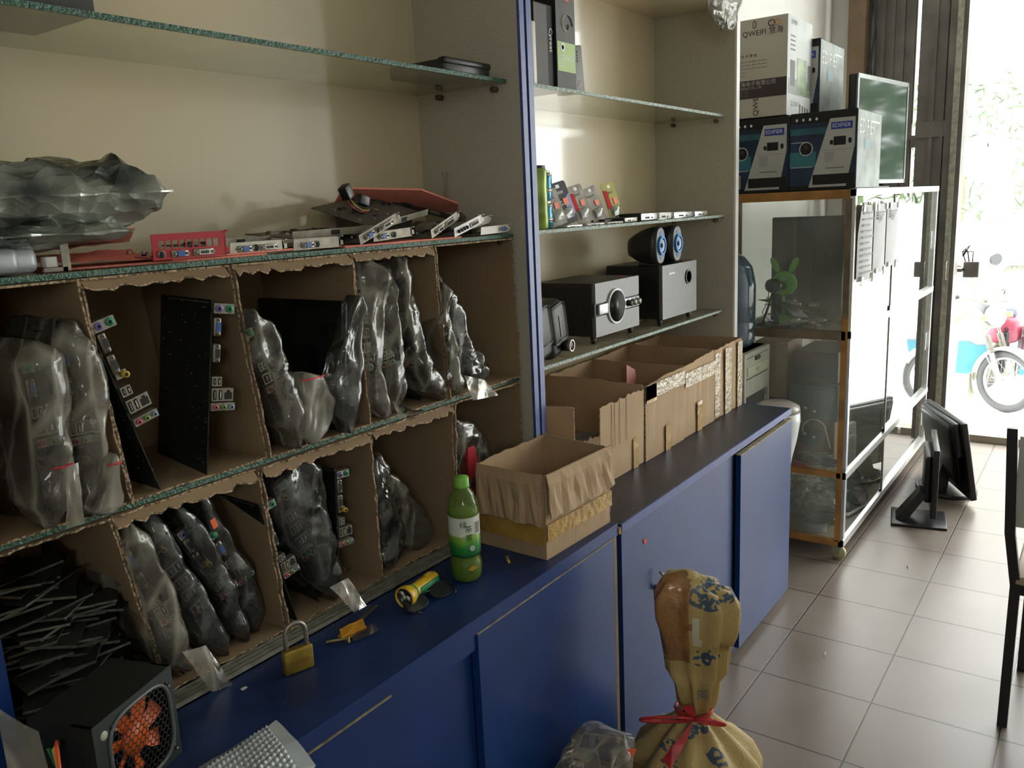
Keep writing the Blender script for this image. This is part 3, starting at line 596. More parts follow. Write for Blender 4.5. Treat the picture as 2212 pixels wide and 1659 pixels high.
bag([(1.095, .650, .677), (1.06, .648, .692), (1.016, .648, .705), (.953, .650, .737), (.894, .655, .739), (.845, .668, .744), (.800, .700, .758)], 1.205, 1.45, 12, M_BAG, 'milky bag with a long tail, first of the four leaning in the lower row',
    [(.700, 1.20, .86), (.745, 1.20, .85), (.775, 1.185, .765), (.735, 1.185, .772)], [(.742, 1.192, .822), (.748, 1.186, .805), (.745, 1.183, .785)], amp=.008)
bag([(1.094, .690, .728), (1.057, .694, .741), (.994, .705, .759), (.921, .730, .794), (.854, .744, .818), (.793, .775, .841), (.7815, .79, .845)], 1.225, 1.46, 13, M_BAGS, 'dark glossy bag, second of the four leaning in the lower row', amp=.007)
bag([(1.09, .745, .780), (1.029, .767, .815), (.96, .785, .840), (.888, .812, .868), (.817, .830, .880), (.7815, .845, .887)], 1.235, 1.46, 14, M_BAGS, 'dark glossy bag with a bright price tag, third of the four in the lower row', amp=.006)
bag([(1.095, .800, .835), (1.046, .814, .852), (.977, .828, .881), (.904, .853, .911), (.835, .865, .925), (.7815, .879, .920)], 1.25, 1.47, 15, M_BAGS, 'dark glossy bag against the divider, last of the four in the lower row', amp=.006)
bag([(1.100, 1.000, 1.076), (1.078, .950, 1.085), (1.017, .938, 1.091), (.943, .964, 1.096), (.863, 1.007, 1.102), (.7815, 1.045, 1.107)], 1.215, 1.47, 16, M_BAGS, 'tall dark zip bag in the middle of the lower pigeonholes',
    [(1.04, 1.22, .83), (1.09, 1.22, .83), (1.10, 1.185, .772), (1.065, 1.185, .772)], amp=.008)
bag([(1.038, 1.212, 1.251), (.984, 1.211, 1.262), (.903, 1.213, 1.290), (.843, 1.212, 1.302), (.7815, 1.213, 1.285)], 1.225, 1.42, 17, M_BAGS, 'crumpled dark bag at the left of the fourth lower pigeonhole', amp=.012)
bag([(1.040, 1.241, 1.265), (.992, 1.250, 1.294), (.919, 1.275, 1.359), (.849, 1.285, 1.411), (.7815, 1.295, 1.440)], 1.245, 1.45, 18, M_BAGC, 'very clear bag fanning out in the fourth lower pigeonhole', amp=.010)
bag([(1.060, 1.490, 1.547), (1.017, 1.490, 1.618), (.968, 1.489, 1.665), (.90, 1.492, 1.667), (.7815, 1.50, 1.66)], 1.245, 1.45, 19, M_BAGC, 'clear bag over the red and black gadget in the rightmost lower pigeonhole', amp=.012)
m = MB(); m.rbox((1.495, 1.29, .79), (1.60, 1.40, .985), .008, M_BLACK)
gd = thing('gadget', 'black gadget with a red wedge in the bag behind the small carton', 'gadget', (0, 0, 0)); m.build('body', parent=gd)
m = MB(); m.prism([(1.55, .985), (1.575, .985), (1.60, .88), (1.60, .84), (1.50, .84), (1.50, .87), (1.545, .90)], -1.288, -1.262, M_RED, R(PI/2, 'X')); m.build('wedge', parent=gd, label='red plastic wedge')
# price tag on third bag
m = MB(); m.box((0, 0, 0), (.010, .001, .018), P('orange price tag', (.9, .16, .05), .5), T(.800, 1.222, 1.035) @ R(-.3, 'Y')); m.build('price_tag', label='small orange tag on the third leaning bag of the lower row', cat='tag')

# ---------------------------------------------------------------- heap of dark caddies, lower left pigeonhole
M_CAD = P('dark painted metal', (.030, .032, .030), .45, .3, n=(20, .3)); M_CADE = P('bare metal lip', (.22, .22, .19), .35, .6, n=(90, .3))
cad = thing('drive_caddy', 'thin dark metal edged caddy in the heap of the lower left pigeonhole', 'drive caddy', group='dark thin caddies heaped in the lower left pigeonhole')
m = MB(); m.prism([(-.035, 0), (.035, 0), (.035, .09), (.018, .09), (.018, .05), (-.018, .05), (-.018, .09), (-.035, .09)], 0, .0022, M_CAD); m.build('plate', parent=cad)
m = MB(); m.box((-.035, -.001, -.0006), (.035, .0004, .0006), M_CADE).box((-.035, -.001, .0014), (.035, .0004, .0030), M_CADE); m.build('metal_lip', parent=cad)
random.seed(21); first = True
for i in range(112):
    L = random.random(); z = .790+.0021*i+random.random()*.004
    x = .482+random.random()*.150; y = 1.236+random.random()*.07+max(0, (z-.90))*.40
    if z > .97: x = .475+random.random()*.10
    x = min(x, .612)
    M = T(x, y, z) @ R(random.gauss(-.42, .36), 'Z') @ R(random.gauss(-.05, .12), 'Y') @ R((random.random()-.35)*.25, 'X')
    if i < 16: M = T(.48+random.random()*.14, 1.215+random.random()*.03, .785+random.random()*.1) @ R(random.gauss(-.5, .4), 'Z') @ R((random.random()-.6)*.4, 'Y')
    if i == 0: cad.matrix_world = M
    else: copy_tree(cad, M)

# ---------------------------------------------------------------- expansion cards on the middle shelf
def bracket_ports(root, spec):
    for typ, x in spec:
        m = MB(); Mx = T(0, 0, 0)
        if typ in ('vga', 'dvi', 'dvig'):
            L = .030 if typ == 'vga' else .038; Q = T(x, -.001, .0085)
            m.rbox((-L/2, -.0015, -.0055), (L/2, .010, .0055), .0015, M_STEEL, Q)
            m.prism([(-L/2+.008, .004), (L/2-.008, .004), (L/2-.0092, -.004), (-L/2+.0092, -.004)], -.0005, .0045, M_VBL if typ == 'vga' else M_WPL, Q @ R(PI/2, 'X'))
            for s in (-1, 1): m.cyl((s*(L/2-.0035), -.006, 0), (s*(L/2-.0035), 0, 0), .0024, M_STEEL, 6, M=Q)
            if typ != 'vga':
                for k in range(8): m.box((-.008+k*.002, -.0053, -.0025), (-.0071+k*.002, -.0046, .0025), M_HOLE, Q)
            m.build('monitor_port', parent=root)
        elif typ == 'vid':
            m.cyl((x, -.003, .009), (x, .003, .009), .0062, M_STEEL, 14); m.cyl((x, -.0035, .009), (x, -.002, .009), .0048, M_HOLE, 14); m.build('video_port', parent=root)
        elif typ == 'game':
            m.rbox((x-.019, -.0025, .003), (x+.019, .006, .014), .002, M_STEEL); m.box((x-.014, -.003, .0055), (x+.014, -.002, .0115), M_HOLE); m.build('game_port', parent=root)
        elif typ == 'jacks':
            for k in range(4): jack(m, x+k*.011, .009, M_SLOT, T(0, .004, 0), .0040)
            m.build('audio_port', parent=root)
def make_card(spec, mat, h=.018, pcb=M_PCBG, slots=False, depth=.10, L=.120, name='expansion_card'):
    r = thing(name, '', 'circuit board')
    m = MB()
    if slots:
        m.box((0, 0, 0), (L, .0012, .017), mat); m.box((0, 0, .030), (L, .0012, h), mat); m.box((0, 0, .017), (.010, .0012, .030), mat); m.box((L-.012, 0, .017), (L, .0012, .030), mat)
        n = 9
        for k in range(n+1): m.box((.010+k*(L-.022)/n-.0012, 0, .017), (.010+k*(L-.022)/n+.0012, .0012, .030), mat)
    else: m.prism([(0, 0), (.003, h), (L-.004, h), (L, h-.003), (L, .002), (L-.003, 0)], -.0012, 0, mat, R(PI/2, 'X'))
    m.box((L, 0, .004), (L+.008, .0012, .013), mat); m.box((L-.001, -.008, h-.001), (L+.002, 0, h+.0012), mat); m.box((L-.003, 0, 0), (L+.001, .008, h), mat)
    m.build('bracket', parent=r)
    p = MB(); p.box((.006, .004, .0015), (L-.015, depth, .0030), pcb); rnd = random.Random(int(L*1000+len(spec)))
    p.box((.04, .035, .003), (.075, .07, .012), M_ALUD if not slots else mat)
    for k in range(14): x = .012+rnd.random()*(L-.04); y = .02+rnd.random()*(depth-.03); p.box((x, y, .003), (x+.006, y+.004, .006), M_SLOT)
    for k in range(5): x = .012+rnd.random()*(L-.04); y = .02+rnd.random()*(depth-.03); p.cyl((x, y, .003), (x, y, .010), .003, M_STEEL, 8)
    p.build('circuit_board', parent=r); bracket_ports(r, spec); return r
ZS = 1.490
cards = [
 ([('vid', .014), ('vga', .047), ('dvi', .090)], M_REDL, .041, True, (.762, 1.236, ZS+.005), (0, .05, -.02), 'red graphics card bracket with a row of square vents on the middle shelf'),
 ([('vga', .032), ('vid', .056), ('dvi', .083)], M_STEEL, .020, False, (.912, 1.246, ZS+.004), (0, 0, 0), 'graphics card with blue and white sockets right beside the red bracket'),
 ([('vga', .035), ('vid', .058)], M_STEELW, .021, False, (1.052, 1.246, ZS+.002), (0, 0, .0), 'graphics card with one blue socket lying flat between the other cards'),
 ([('vga', .030), ('vid', .054), ('dvi', .082)], M_STEELW, .019, False, (1.206, 1.226, ZS+.003), (-.36, 0, -.04), 'bright bracket graphics card tilted on top of its neighbour'),
 ([('vga', .030), ('vid', .062)], M_STEELW, .019, False, (1.265, 1.248, ZS+.006), (-.05, 0, 0), 'beige bracket graphics card under the tilted bright one'),
 ([('dvi', .036), ('game', .08)], M_STEELW, .019, False, (1.443, 1.243, ZS+.003), (-.33, .02, .10), 'first tilted bracket card of the fan at the right end of the shelf'),
 ([('jacks', .018), ('game', .085)], M_WPL, .020, False, (1.505, 1.228, ZS+.002), (-.24, .04, .06), 'sound card with four jacks in the fan at the right end of the shelf'),
 ([('game', .065)], M_WPL, .018, False, (1.575, 1.262, ZS+.012), (-.14, 0, .04), 'pale card bracket with a dark slot leaning against the grey panel'),
 ([('vga', .092)], M_WPL, .018, False, (1.618, 1.240, ZS+.002), (-.02, 0, .02), 'dusty card bracket lying lowest by the grey side panel'),
]
for spec, mat, h, sl, loc, rot, lab in cards:
    r = make_card(spec, mat, h, M_RED if sl else M_PCBG, sl, .13 if sl else .11, .134 if sl else .118)
    r.location = loc; r.rotation_euler = (rot[1], rot[0], rot[2]); r['label'] = lab; r['group'] = 'old expansion cards on the middle shelf'
def flatboard(x, y, z, rx, ry, rz, wd, dp, label, mat=M_PCBG):
    r = thing('expansion_card', label, 'circuit board', M=T(x, y, z) @ R(rz, 'Z') @ R(ry, 'Y') @ R(rx, 'X')); rnd = random.Random(int(x*977))
    m = MB(); m.box((0, 0, 0), (wd, dp, .002), mat)
    m.box((wd*.3, dp*.45, .002), (wd*.3+.035, dp*.45+.03, .005), M_SLOT); m.box((wd*.3+.006, dp*.45+.005, .005), (wd*.3+.029, dp*.45+.025, .006), M_PCBG)
    for k in range(22): a = .01+rnd.random()*(wd-.03); b = .01+rnd.random()*(dp-.02); m.box((a, b, .002), (a+.004+rnd.random()*.012, b+.004+rnd.random()*.006, .0035+rnd.random()*.003), M_SLOT if k % 3 else M_STEELW)
    m.build('circuit_board', parent=r)
    m = MB(); m.box((0, -.0015, 0), (wd, 0, .014), M_STEELW); m.box((wd*.45, -.003, .002), (wd*.45+.02, -.001, .011), M_HOLE); m.build('bracket', parent=r); return r
flatboard(1.085, 1.285, ZS+.022, .06, -.02, -.12, .20, .17, 'wide dusty board lying on the card heap behind the tilted bright bracket')
flatboard(1.300, 1.270, ZS+.030, .30, -.12, .18, .21, .17, 'big brown board propped up on the card heap below the pink foam')
flatboard(.935, 1.345, ZS+.016, .04, 0, .1, .16, .12, 'dark board lying behind the first plain graphics cards')
r = thing('expansion_card', 'narrow board with a bent bracket leaning high in the shelf corner', 'circuit board', M=T(1.515, 1.42, ZS+.085) @ R(-.45, 'Z') @ R(.30, 'Y') @ R(.35, 'X'))
m = MB(); m.box((0, 0, 0), (.19, .05, .002), M_PCB); m.box((.02, .01, .002), (.05, .04, .008), M_SLOT); m.box((.10, .012, .002), (.13, .03, .007), M_STEEL); m.build('circuit_board', parent=r)
m = MB(); m.box((.19, -.005, -.005), (.192, .055, .02), M_STEELW); m.build('bracket', parent=r)
# ribbon connector and plastic clip in corner
m = MB(); m.prism([(-.010, 0), (.010, 0), (.006, .06), (.016, .075), (.012, .08), (0, .068), (-.012, .08), (-.016, .075), (-.006, .06)], -.002, .002, film('clear clip plastic', (.45, .42, .34), .5, .2, .1), T(1.655, 1.37, ZS+.075) @ R(.2, 'Z') @ R(PI/2, 'X')); m.build('plastic_clip', label='clear plastic Y shaped clip standing behind the fan of card brackets', cat='clip')
cn = thing('power_connector', 'black plug with thin wires sticking up behind the card heap', 'plug', M=T(1.285, 1.33, ZS+.098) @ R(-.5, 'Y') @ R(.2, 'Z'))
m = MB(); m.rbox((-.012, -.010, 0), (.012, .010, .028), .002, M_BLACK); m.build('plug_body', parent=cn)
m = MB()
for k in range(4): m.tube([(-.008+k*.005, 0, 0), (-.004+k*.005, 0, -.02), (.02+k*.004, .004, -.045), (.05+k*.003, .006, -.06)], .0012, (M_RED, M_BLACK, M_YEL, M_BLACK)[k], 5)
m.build('wire', parent=cn)
cn = thing('power_connector', 'second black plug lying on the board behind the card heap', 'plug', M=T(1.335, 1.345, ZS+.082) @ R(.3, 'Y'))
m = MB(); m.rbox((-.014, -.010, 0), (.014, .010, .022), .002, M_BLACK); m.build('plug_body', parent=cn)
# pink foam sheets
def foam(pts, z, th, label):
    m = MB(); m.prism(pts, z, z+th, M_PINK); m.build('foam_sheet', label=label, cat='foam sheet', group='pink foam sheets on the middle shelf')
foam([(.62, 1.30), (.83, 1.246), (.99, 1.246), (1.0, 1.35), (.66, 1.42)], ZS-.001, .0035, 'pink foam sheet under the red bracketed card')
foam([(.80, 1.2445), (1.050, 1.2445), (1.06, 1.33), (.83, 1.34)], ZS+.0035, .003, 'pink foam sheet poking out under the first plain graphics card')
foam([(1.18, 1.2445), (1.55, 1.2445), (1.50, 1.36), (1.19, 1.36)], ZS-.001, .0035, 'bright red foam sheet along the shelf edge under the beige bracket')
m = sheet([(.58, 1.32, ZS+.030), (.74, 1.26, ZS+.034), (.85, 1.42, ZS+.058), (.66, 1.46, ZS+.060)], 4, M_PINK, .006); m.build('foam_sheet', label='crumpled pink foam sheet rising behind the red bracket', cat='foam sheet')
m = sheet([(.60, 1.29, ZS+.012), (.76, 1.26, ZS+.006), (.80, 1.36, ZS+.018), (.62, 1.38, ZS+.022)], 9, M_PINK, .006); m.build('foam_sheet', label='folded pink foam sheet left of the red bracket', cat='foam sheet')
m = MB(); m.prism([(1.36, 1.42), (1.53, 1.34), (1.68, 1.36), (1.72, 1.40), (1.55, 1.50), (1.40, 1.50)], 0, .004, M_PINK, T(0, 0, ZS+.10) @ T(1.5, 1.4, 0) @ R(-.30, 'X') @ R(.20, 'Y') @ T(-1.5, -1.4, 0)); m.build('foam_sheet', label='pink foam sheet standing in the shelf corner behind the big brown board', cat='foam sheet')
m = MB(); m.box((1.42, 1.44, ZS), (1.60, 1.52, ZS+.085), M_PCBG); m.build('card_chassis', label='dusty grey card chassis under the corner foam sheet', cat='circuit board')
# antistatic bags at the left end of the shelf
def flatbag(x0, x1, y0, y1, z, th, seed, mat, label, tilt=0, sag=0):
    N = 17; vs = []; cx = (x0+x1)/2; cy = (y0+y1)/2
    for s in (1, -1):
        for i in range(N+1):
            for j in range(N+1):
                u, v = i/N, j/N; e = min(u, 1-u, v, 1-v); puff = max(min(1, e*5)**.6, .55 if (u > .9 and .15 < v < .9) else 0)
                p = Vector((x0+(x1-x0)*u, y0+(y1-y0)*v, 0))
                w_ = noise.noise(Vector((p.x*14+seed, p.y*14, s*2)))*1.3+(1-2*abs(noise.noise(Vector((p.x*24, p.y*30+seed, s)))))*.7
                p.z = z+th/2+s*th/2*puff*(1+.55*w_)+(w_*.006)*(1-puff)+tilt*(u-.5)-sag*abs(v-.5); p.y += .006*noise.noise(Vector((u*6, seed, 0))); vs.append(p)
    K = (N+1)**2; fs = []
    for i in range(N):
        for j in range(N):
            a = i*(N+1)+j; qs = [(a, a+N+1, a+1), (a+N+1, a+N+2, a+1)] if (i*7+j*3+seed) % 2 else [(a, a+N+1, a+N+2), (a, a+N+2, a+1)]
            for q in qs: fs.append(q); fs.append(tuple(K+k for k in reversed(q)))
    bd = [i*(N+1) for i in range(N+1)]+[N*(N+1)+j for j in range(1, N+1)]+[i*(N+1)+N for i in range(N-1, -1, -1)]+[j for j in range(N-1, 0, -1)]
    for a, b in zip(bd, bd[1:]+bd[:1]): fs.append((b, a, K+a, K+b))
    m = MB(); m.add(vs, fs, mat, smooth=False); return m.build('antistatic_bag', label=label, cat='bag')
flatbag(.44, .735, 1.235, 1.44, ZS+.036, .028, 3, M_SILV, 'flat antistatic bag in the middle of the stack at the left shelf end')
flatbag(.44, .815, 1.24, 1.46, ZS+.062, .085, 8, M_SILV, 'crumpled metallic antistatic bag on top of the stack at the left shelf end', .008)
m = MB(); m.rbox((.44, 1.262, ZS), (.602, 1.42, ZS+.037), .012, M_SILVP); m.rbox((.436, 1.258, ZS+.001), (.575, 1.424, ZS+.0385), .012, M_SILVP); m.build('silver_case', label='silver grey plastic case under the antistatic bags', cat='case')
r = thing('card_bracket', 'small bent metal bracket with a white plug beside the silver case', 'bracket', M=T(.605, 1.262, ZS))
m = MB(); m.box((.028, 0, 0), (.040, .002, .042), M_STEELW); m.box((0, 0, 0), (.035, .002, .006), M_STEELW); m.box((0, .002, .036), (.040, .05, .038), M_STEELW); m.build('bracket', parent=r)
m = MB(); m.rbox((.006, .004, .006), (.024, .02, .022), .002, M_WPL); m.build('plug', parent=r)
# ---------------------------------------------------------------- top shelf
m = MB(); m.rbox((.44, 1.275, 1.859), (.745, 1.46, 1.99), .003, M_BLACKM)
b = m.build('product_box', label='black product box at the left end of the top glass shelf', cat='box')
m = MB(); m.text('All', .03, M_WPL, T(.655, 1.2745, 1.905) @ R(PI/2, 'X')); m.box((.45, 1.2742, 1.885), (.60, 1.2749, 1.889), M_WPL); p = m.build('printed_lettering', parent=b); p.location = -b.location
cs = thing('drive_case', 'black drive case lying on the right end of the top glass shelf', 'case', (1.60, 1.262, 1.859))
m = MB(); m.rbox((-.055, 0, 0), (.115, .17, .030), .006, M_BLACK); m.build('case_body', parent=cs)
m = MB(); m.rbox((-.057, -.004, .018), (.118, .02, .033), .005, M_BLACK); m.build('lid_lip', parent=cs)
m = MB(); m.box((.1155, .002, .002), (.118, .012, .028), M_STEEL); m.build('clasp', parent=cs, label='bright metal clasp')

# ---------------------------------------------------------------- right unit: graphics card boxes
M_BOXB = P('black printed card', (.016, .016, .016), .6, spec=.3); M_BOXG = P('grey printed card', (.15, .145, .14), .6, n=(6, .25), spec=.3); M_LIMEG = P('lime print', (.36, .52, .13), .45); M_REDB = P('red badge', (.55, .05, .06), .4)
M_INK = P('black ink', (.02, .02, .02), .6); M_INKW = P('white ink', (.78, .78, .76), .5); M_TEAL = P('teal print', (.03, .14, .18), .35, n=(5, .5)); M_NAVY = P('navy print', (.012, .030, .075), .35, n=(5, .5))
bx = thing('graphics_card_box', 'tall black box with a lime green panel and red badge by the blue post', 'box', (2.01, 1.255, 1.861))
m = MB(); m.box((0, 0, 0), (.095, .24, .30), M_BOXB); m.box((-.0005, -.0008, 0), (.0955, 0, .30), M_BOXG); m.build('carton', parent=bx)
m = MB(); F = R(PI/2, 'X')
m.box((.002, -.0016, .045), (.093, -.0008, .120), M_LIMEG); m.prism([(.012, .232), (.062, .222), (.064, .262), (.010, .262)], .0012, .002, M_REDB, F)
m.text('GEFORCE', .017, M_INKW, T(.012, -.0018, .074) @ F); m.text('GTX', .014, M_INKW, T(.012, -.0018, .056) @ F); m.text('CORE', .018, M_INKW, T(.014, -.0022, .238) @ F)
m.ring(.011, .006, .0018, .0024, M_INKW, T(.028, 0, .106) @ F, 14); m.build('printed_label', parent=bx)
m = MB(); sw = [(.050+.034*math.cos(a)*(1-a/9), 0, .165+.034*math.sin(a)*(1-a/9)) for a in [i*.35 for i in range(20)]]
m.tube([(x, -.0012, z) for x, y, z in sw], .0045, P('pale smoke print', (.36, .36, .35), .5), 4, flat=.2); m.build('printed_swirl', parent=bx)
bx = thing('graphics_card_box', 'grey and black box standing closest to the blue post on the right unit', 'box', (1.945, 1.262, 1.861))
m = MB(); m.box((-.03, .006, 0), (.058, .235, .205), M_BOXB); m.box((-.03, 0, .0), (.058, .006, .205), M_BOXB); m.build('carton', parent=bx)
m = MB(); m.box((-.0305, -.001, .003), (.030, 0, .202), M_BOXG); m.text('Cyreat', .022, M_INKW, T(.040, -.0015, .150) @ R(PI/2, 'X') @ R(-PI/2, 'Z')); m.build('printed_label', parent=bx)
m = MB(); m.rbox((-.05, -.006, 0), (-.031, .20, .155), .003, M_WPL); m.build('white_tray', parent=bx)
m = MB(); m.box((0, 0, .30), (.001, 0, .301), M_BOXB)
bx = thing('graphics_card_box', 'tall black box with a red badge behind the grey and black one', 'box', (1.93, 1.36, 1.861))
m = MB(); m.box((0, 0, 0), (.075, .12, .30), M_BOXB); m.build('carton', parent=bx)
m = MB(); m.prism([(.008, .225), (.072, .212), (.072, .262), (.006, .262)], .0005, .0015, M_REDB, F); m.text('CORE', .02, M_INKW, T(.012, -.002, .23) @ F); m.build('printed_label', parent=bx)
m = MB(); m.rbox((-.035, 0, 0), (.035, .055, .130), .004, P('grey card box', (.15, .16, .145), .5), T(2.165, 1.28, 1.861) @ R(-.12, 'Y'))
b = m.build('small_box', label='slim grey box leaning beside the lime green panelled box', cat='box')
m = MB(); Q = T(2.165, 1.28, 1.861) @ R(-.12, 'Y')
for k in range(4): m.box((.002, -.001, .085+k*.008), (.006, 0, .090+k*.008), M_INK, Q)
for k in range(4): m.box((-.006+k*.004, -.001, .02+k*.004), (-.003+k*.004, 0, .024+k*.004), M_RED, Q)
p = m.build('printed_lettering', parent=b); p.location = -b.location
# plastic bag hanging over the top edge of the right panel
bag([(2.40, 2.72, 3.12), (2.30, 2.74, 3.11), (2.23, 2.78, 3.08), (2.17, 2.84, 3.05), (2.12, 2.90, 3.01)], 1.12, 1.18, 31, M_BAGM, 'pale plastic bag hanging down at the top right corner of the shelf unit', amp=.012)

# ---------------------------------------------------------------- right unit: cans and memory cards
def can(x, y, z, r, h, body, label, capm=M_STEEL, band=None):
    t = thing('spray_can' if h > .12 else 'drink_can', label, 'can', (x, y, z))
    m = MB(); m.lathe([(r*.82, 0), (r, .006), (r, h-.012), (r*.8, h), (0, h)], body, n=28); m.build('can_body', parent=t)
    m = MB(); m.ring(r*.86, r*.70, h-.003, h+.004, capm, n=24); m.build('rim', parent=t)
    if band: m = MB(); m.lathe([(r+.0006, h*.30), (r+.0006, h*.42)], band, n=28); m.lathe([(r+.0006, h*.86), (r+.0006, h*.92)], band, n=28); m.build('label_band', parent=t)
    return t
M_CANG = P('lime white can', (.34, .46, .10), .25, .3, n=(18, .5)); M_CANB = P('blue can', (.015, .17, .29), .2, .5, n=(6, .3))
can(1.932, 1.285, 1.4905, .030, .165, M_CANG, 'slim lime green can standing against the blue post', M_BLACK)
can(1.992, 1.312, 1.4905, .033, .072, M_CANB, 'lower blue can of the stacked pair', band=M_STEEL); can(1.992, 1.312, 1.567, .033, .078, M_CANB, 'upper blue can of the stacked pair', band=M_STEEL)
M_OR = P('orange price sticker', (.85, .13, .04), .5); M_CLEAR = film('blister plastic', (.6, .58, .5), .72, .1, .2, 20, 1.2)
def pack(x, y, w, h, lean, tilt, body, extra, label):
    Q = T(x, y, 1.4915) @ R(tilt, 'Y') @ R(-lean, 'X'); t = thing('memory_card_pack', label, 'card pack', M=Q, group='carded memory packs on the right shelf')
    m = MB(); m.prism([(0, 0), (w, 0), (w, h-.006), (w-.006, h), (.006, h), (0, h-.006)], -.0012, 0, body, R(PI/2, 'X')); m.build('backing_card', parent=t)
    m = MB(); m.box((w*.42, -.001, h*.86), (w*.62, .0018, h*.94), M_INKW)
    m.text('Kingston', w*.17, M_INKW if body in (M_BOXB, M_NAVY) else M_INK, T(w*.12, -.0006, h*.72) @ F)
    if 'r' in extra: m.prism([(0, h*.35), (w*.34, h*.35), (w*.30, h*.80), (.002, h*.82)], .0006, .0015, P('red card print', (.50, .02, .025), .75, spec=.2), F)
    if 'g' in extra: m.text('32GB', w*.2, M_INKW, T(w*.18, -.0012, h*.45) @ F); m.prism([(w*.5, h*.1), (w, h*.2), (w, h*.7), (w*.7, h*.6)], .0004, .0010, P('blue print', (.03, .07, .25), .4), F)
    if 'd' in extra: m.prism([(w*.1, h*.02), (w*.45, h*.02), (w*.42, h*.38), (w*.2, h*.45)], .0004, .0012, M_BLACK, F)
    m.build('print', parent=t)
    m = MB(); m.box((w*.55, -.0022, h*.44), (w*.82, -.0014, h*.60), M_OR); m.build('price_sticker', parent=t)
    m = MB(); m.rbox((w*.16, -.009, h*.12), (w*.80, 0, h*.38), .003, M_CLEAR); m.rbox((w*.28, -.006, h*.17), (w*.66, -.001, h*.33), .001, M_BOXG); m.build('blister', parent=t); return t
M_PKW = P('pale grey card', (.38, .36, .31), .75, n=(30, .3), spec=.2); M_PKY = P('pale yellow card', (.45, .42, .14), .75, spec=.2)
pack(2.005, 1.285, .085, .105, .28, -.16, M_PKW, '', 'pale memory pack half hidden behind the stacked blue cans')
pack(2.075, 1.300, .100, .125, .28, -.16, M_BOXB, 'g', 'black and blue memory pack marked 32GB')
pack(2.195, 1.310, .085, .118, .28, -.16, M_PKW, 'r', 'pale memory pack with a big square blister and red side')
pack(2.305, 1.320, .080, .112, .30, -.20, M_PKW, '', 'pale memory pack fourth in the leaning row')
pack(2.445, 1.335, .085, .128, .28, -.10, M_PKY, 'rd', 'yellow and red memory pack, tallest at the end of the row')
# flat drives and trays along the shelf edge
def tray(x, y, w, h, d, mats, label, dark=False, z=1.4905):
    t = thing('disk_drive', label, 'disk drive', (x, y, z), -.03, group='flat drives lying along the edge of the right shelf')
    m = MB(); m.rbox((0, .003, 0), (w, d, h), .0012, M_BLACKM if dark else M_ALU); m.build('drive_body', parent=t)
    m = MB(); m.rbox((.002, 0, h*.15), (w-.002, .003, h*.95), .0008, mats); m.box((w*.25, -.001, h*.3), (w*.5, .0, h*.55), M_HOLE); m.box((w*.62, -.001, h*.3), (w*.70, 0, h*.5), M_HOLE); m.build('front_plate', parent=t); return t
tray(2.035, 1.256, .085, .007, .09, M_ALU, 'first thin silver drive on the shelf edge, next to the blue cans')
tray(2.150, 1.258, .10, .007, .09, M_WPL, 'second thin drive with a white front on the shelf edge')
tray(2.270, 1.258, .10, .007, .09, M_ALUD, 'third thin drive, dull grey, on the shelf edge')
tray(2.385, 1.260, .085, .016, .09, M_STEEL, 'black drive with two bright strips on the shelf edge', True)
tray(2.33, 1.300, .13, .014, .05, M_BLACK, 'dark slim drive lying behind the thin silver ones', True)
tray(2.495, 1.258, .115, .026, .10, M_ALU, 'thick drive with black side and silver front', True)
tray(2.635, 1.262, .095, .024, .09, M_WPL, 'drive with a bright white front, right of the thick black one')
tray(2.755, 1.262, .15, .022, .10, M_ALU, 'wide silver drive near the right end of the shelf')
tray(2.935, 1.262, .11, .020, .09, M_ALU, 'last silver drive at the right end of the shelf')

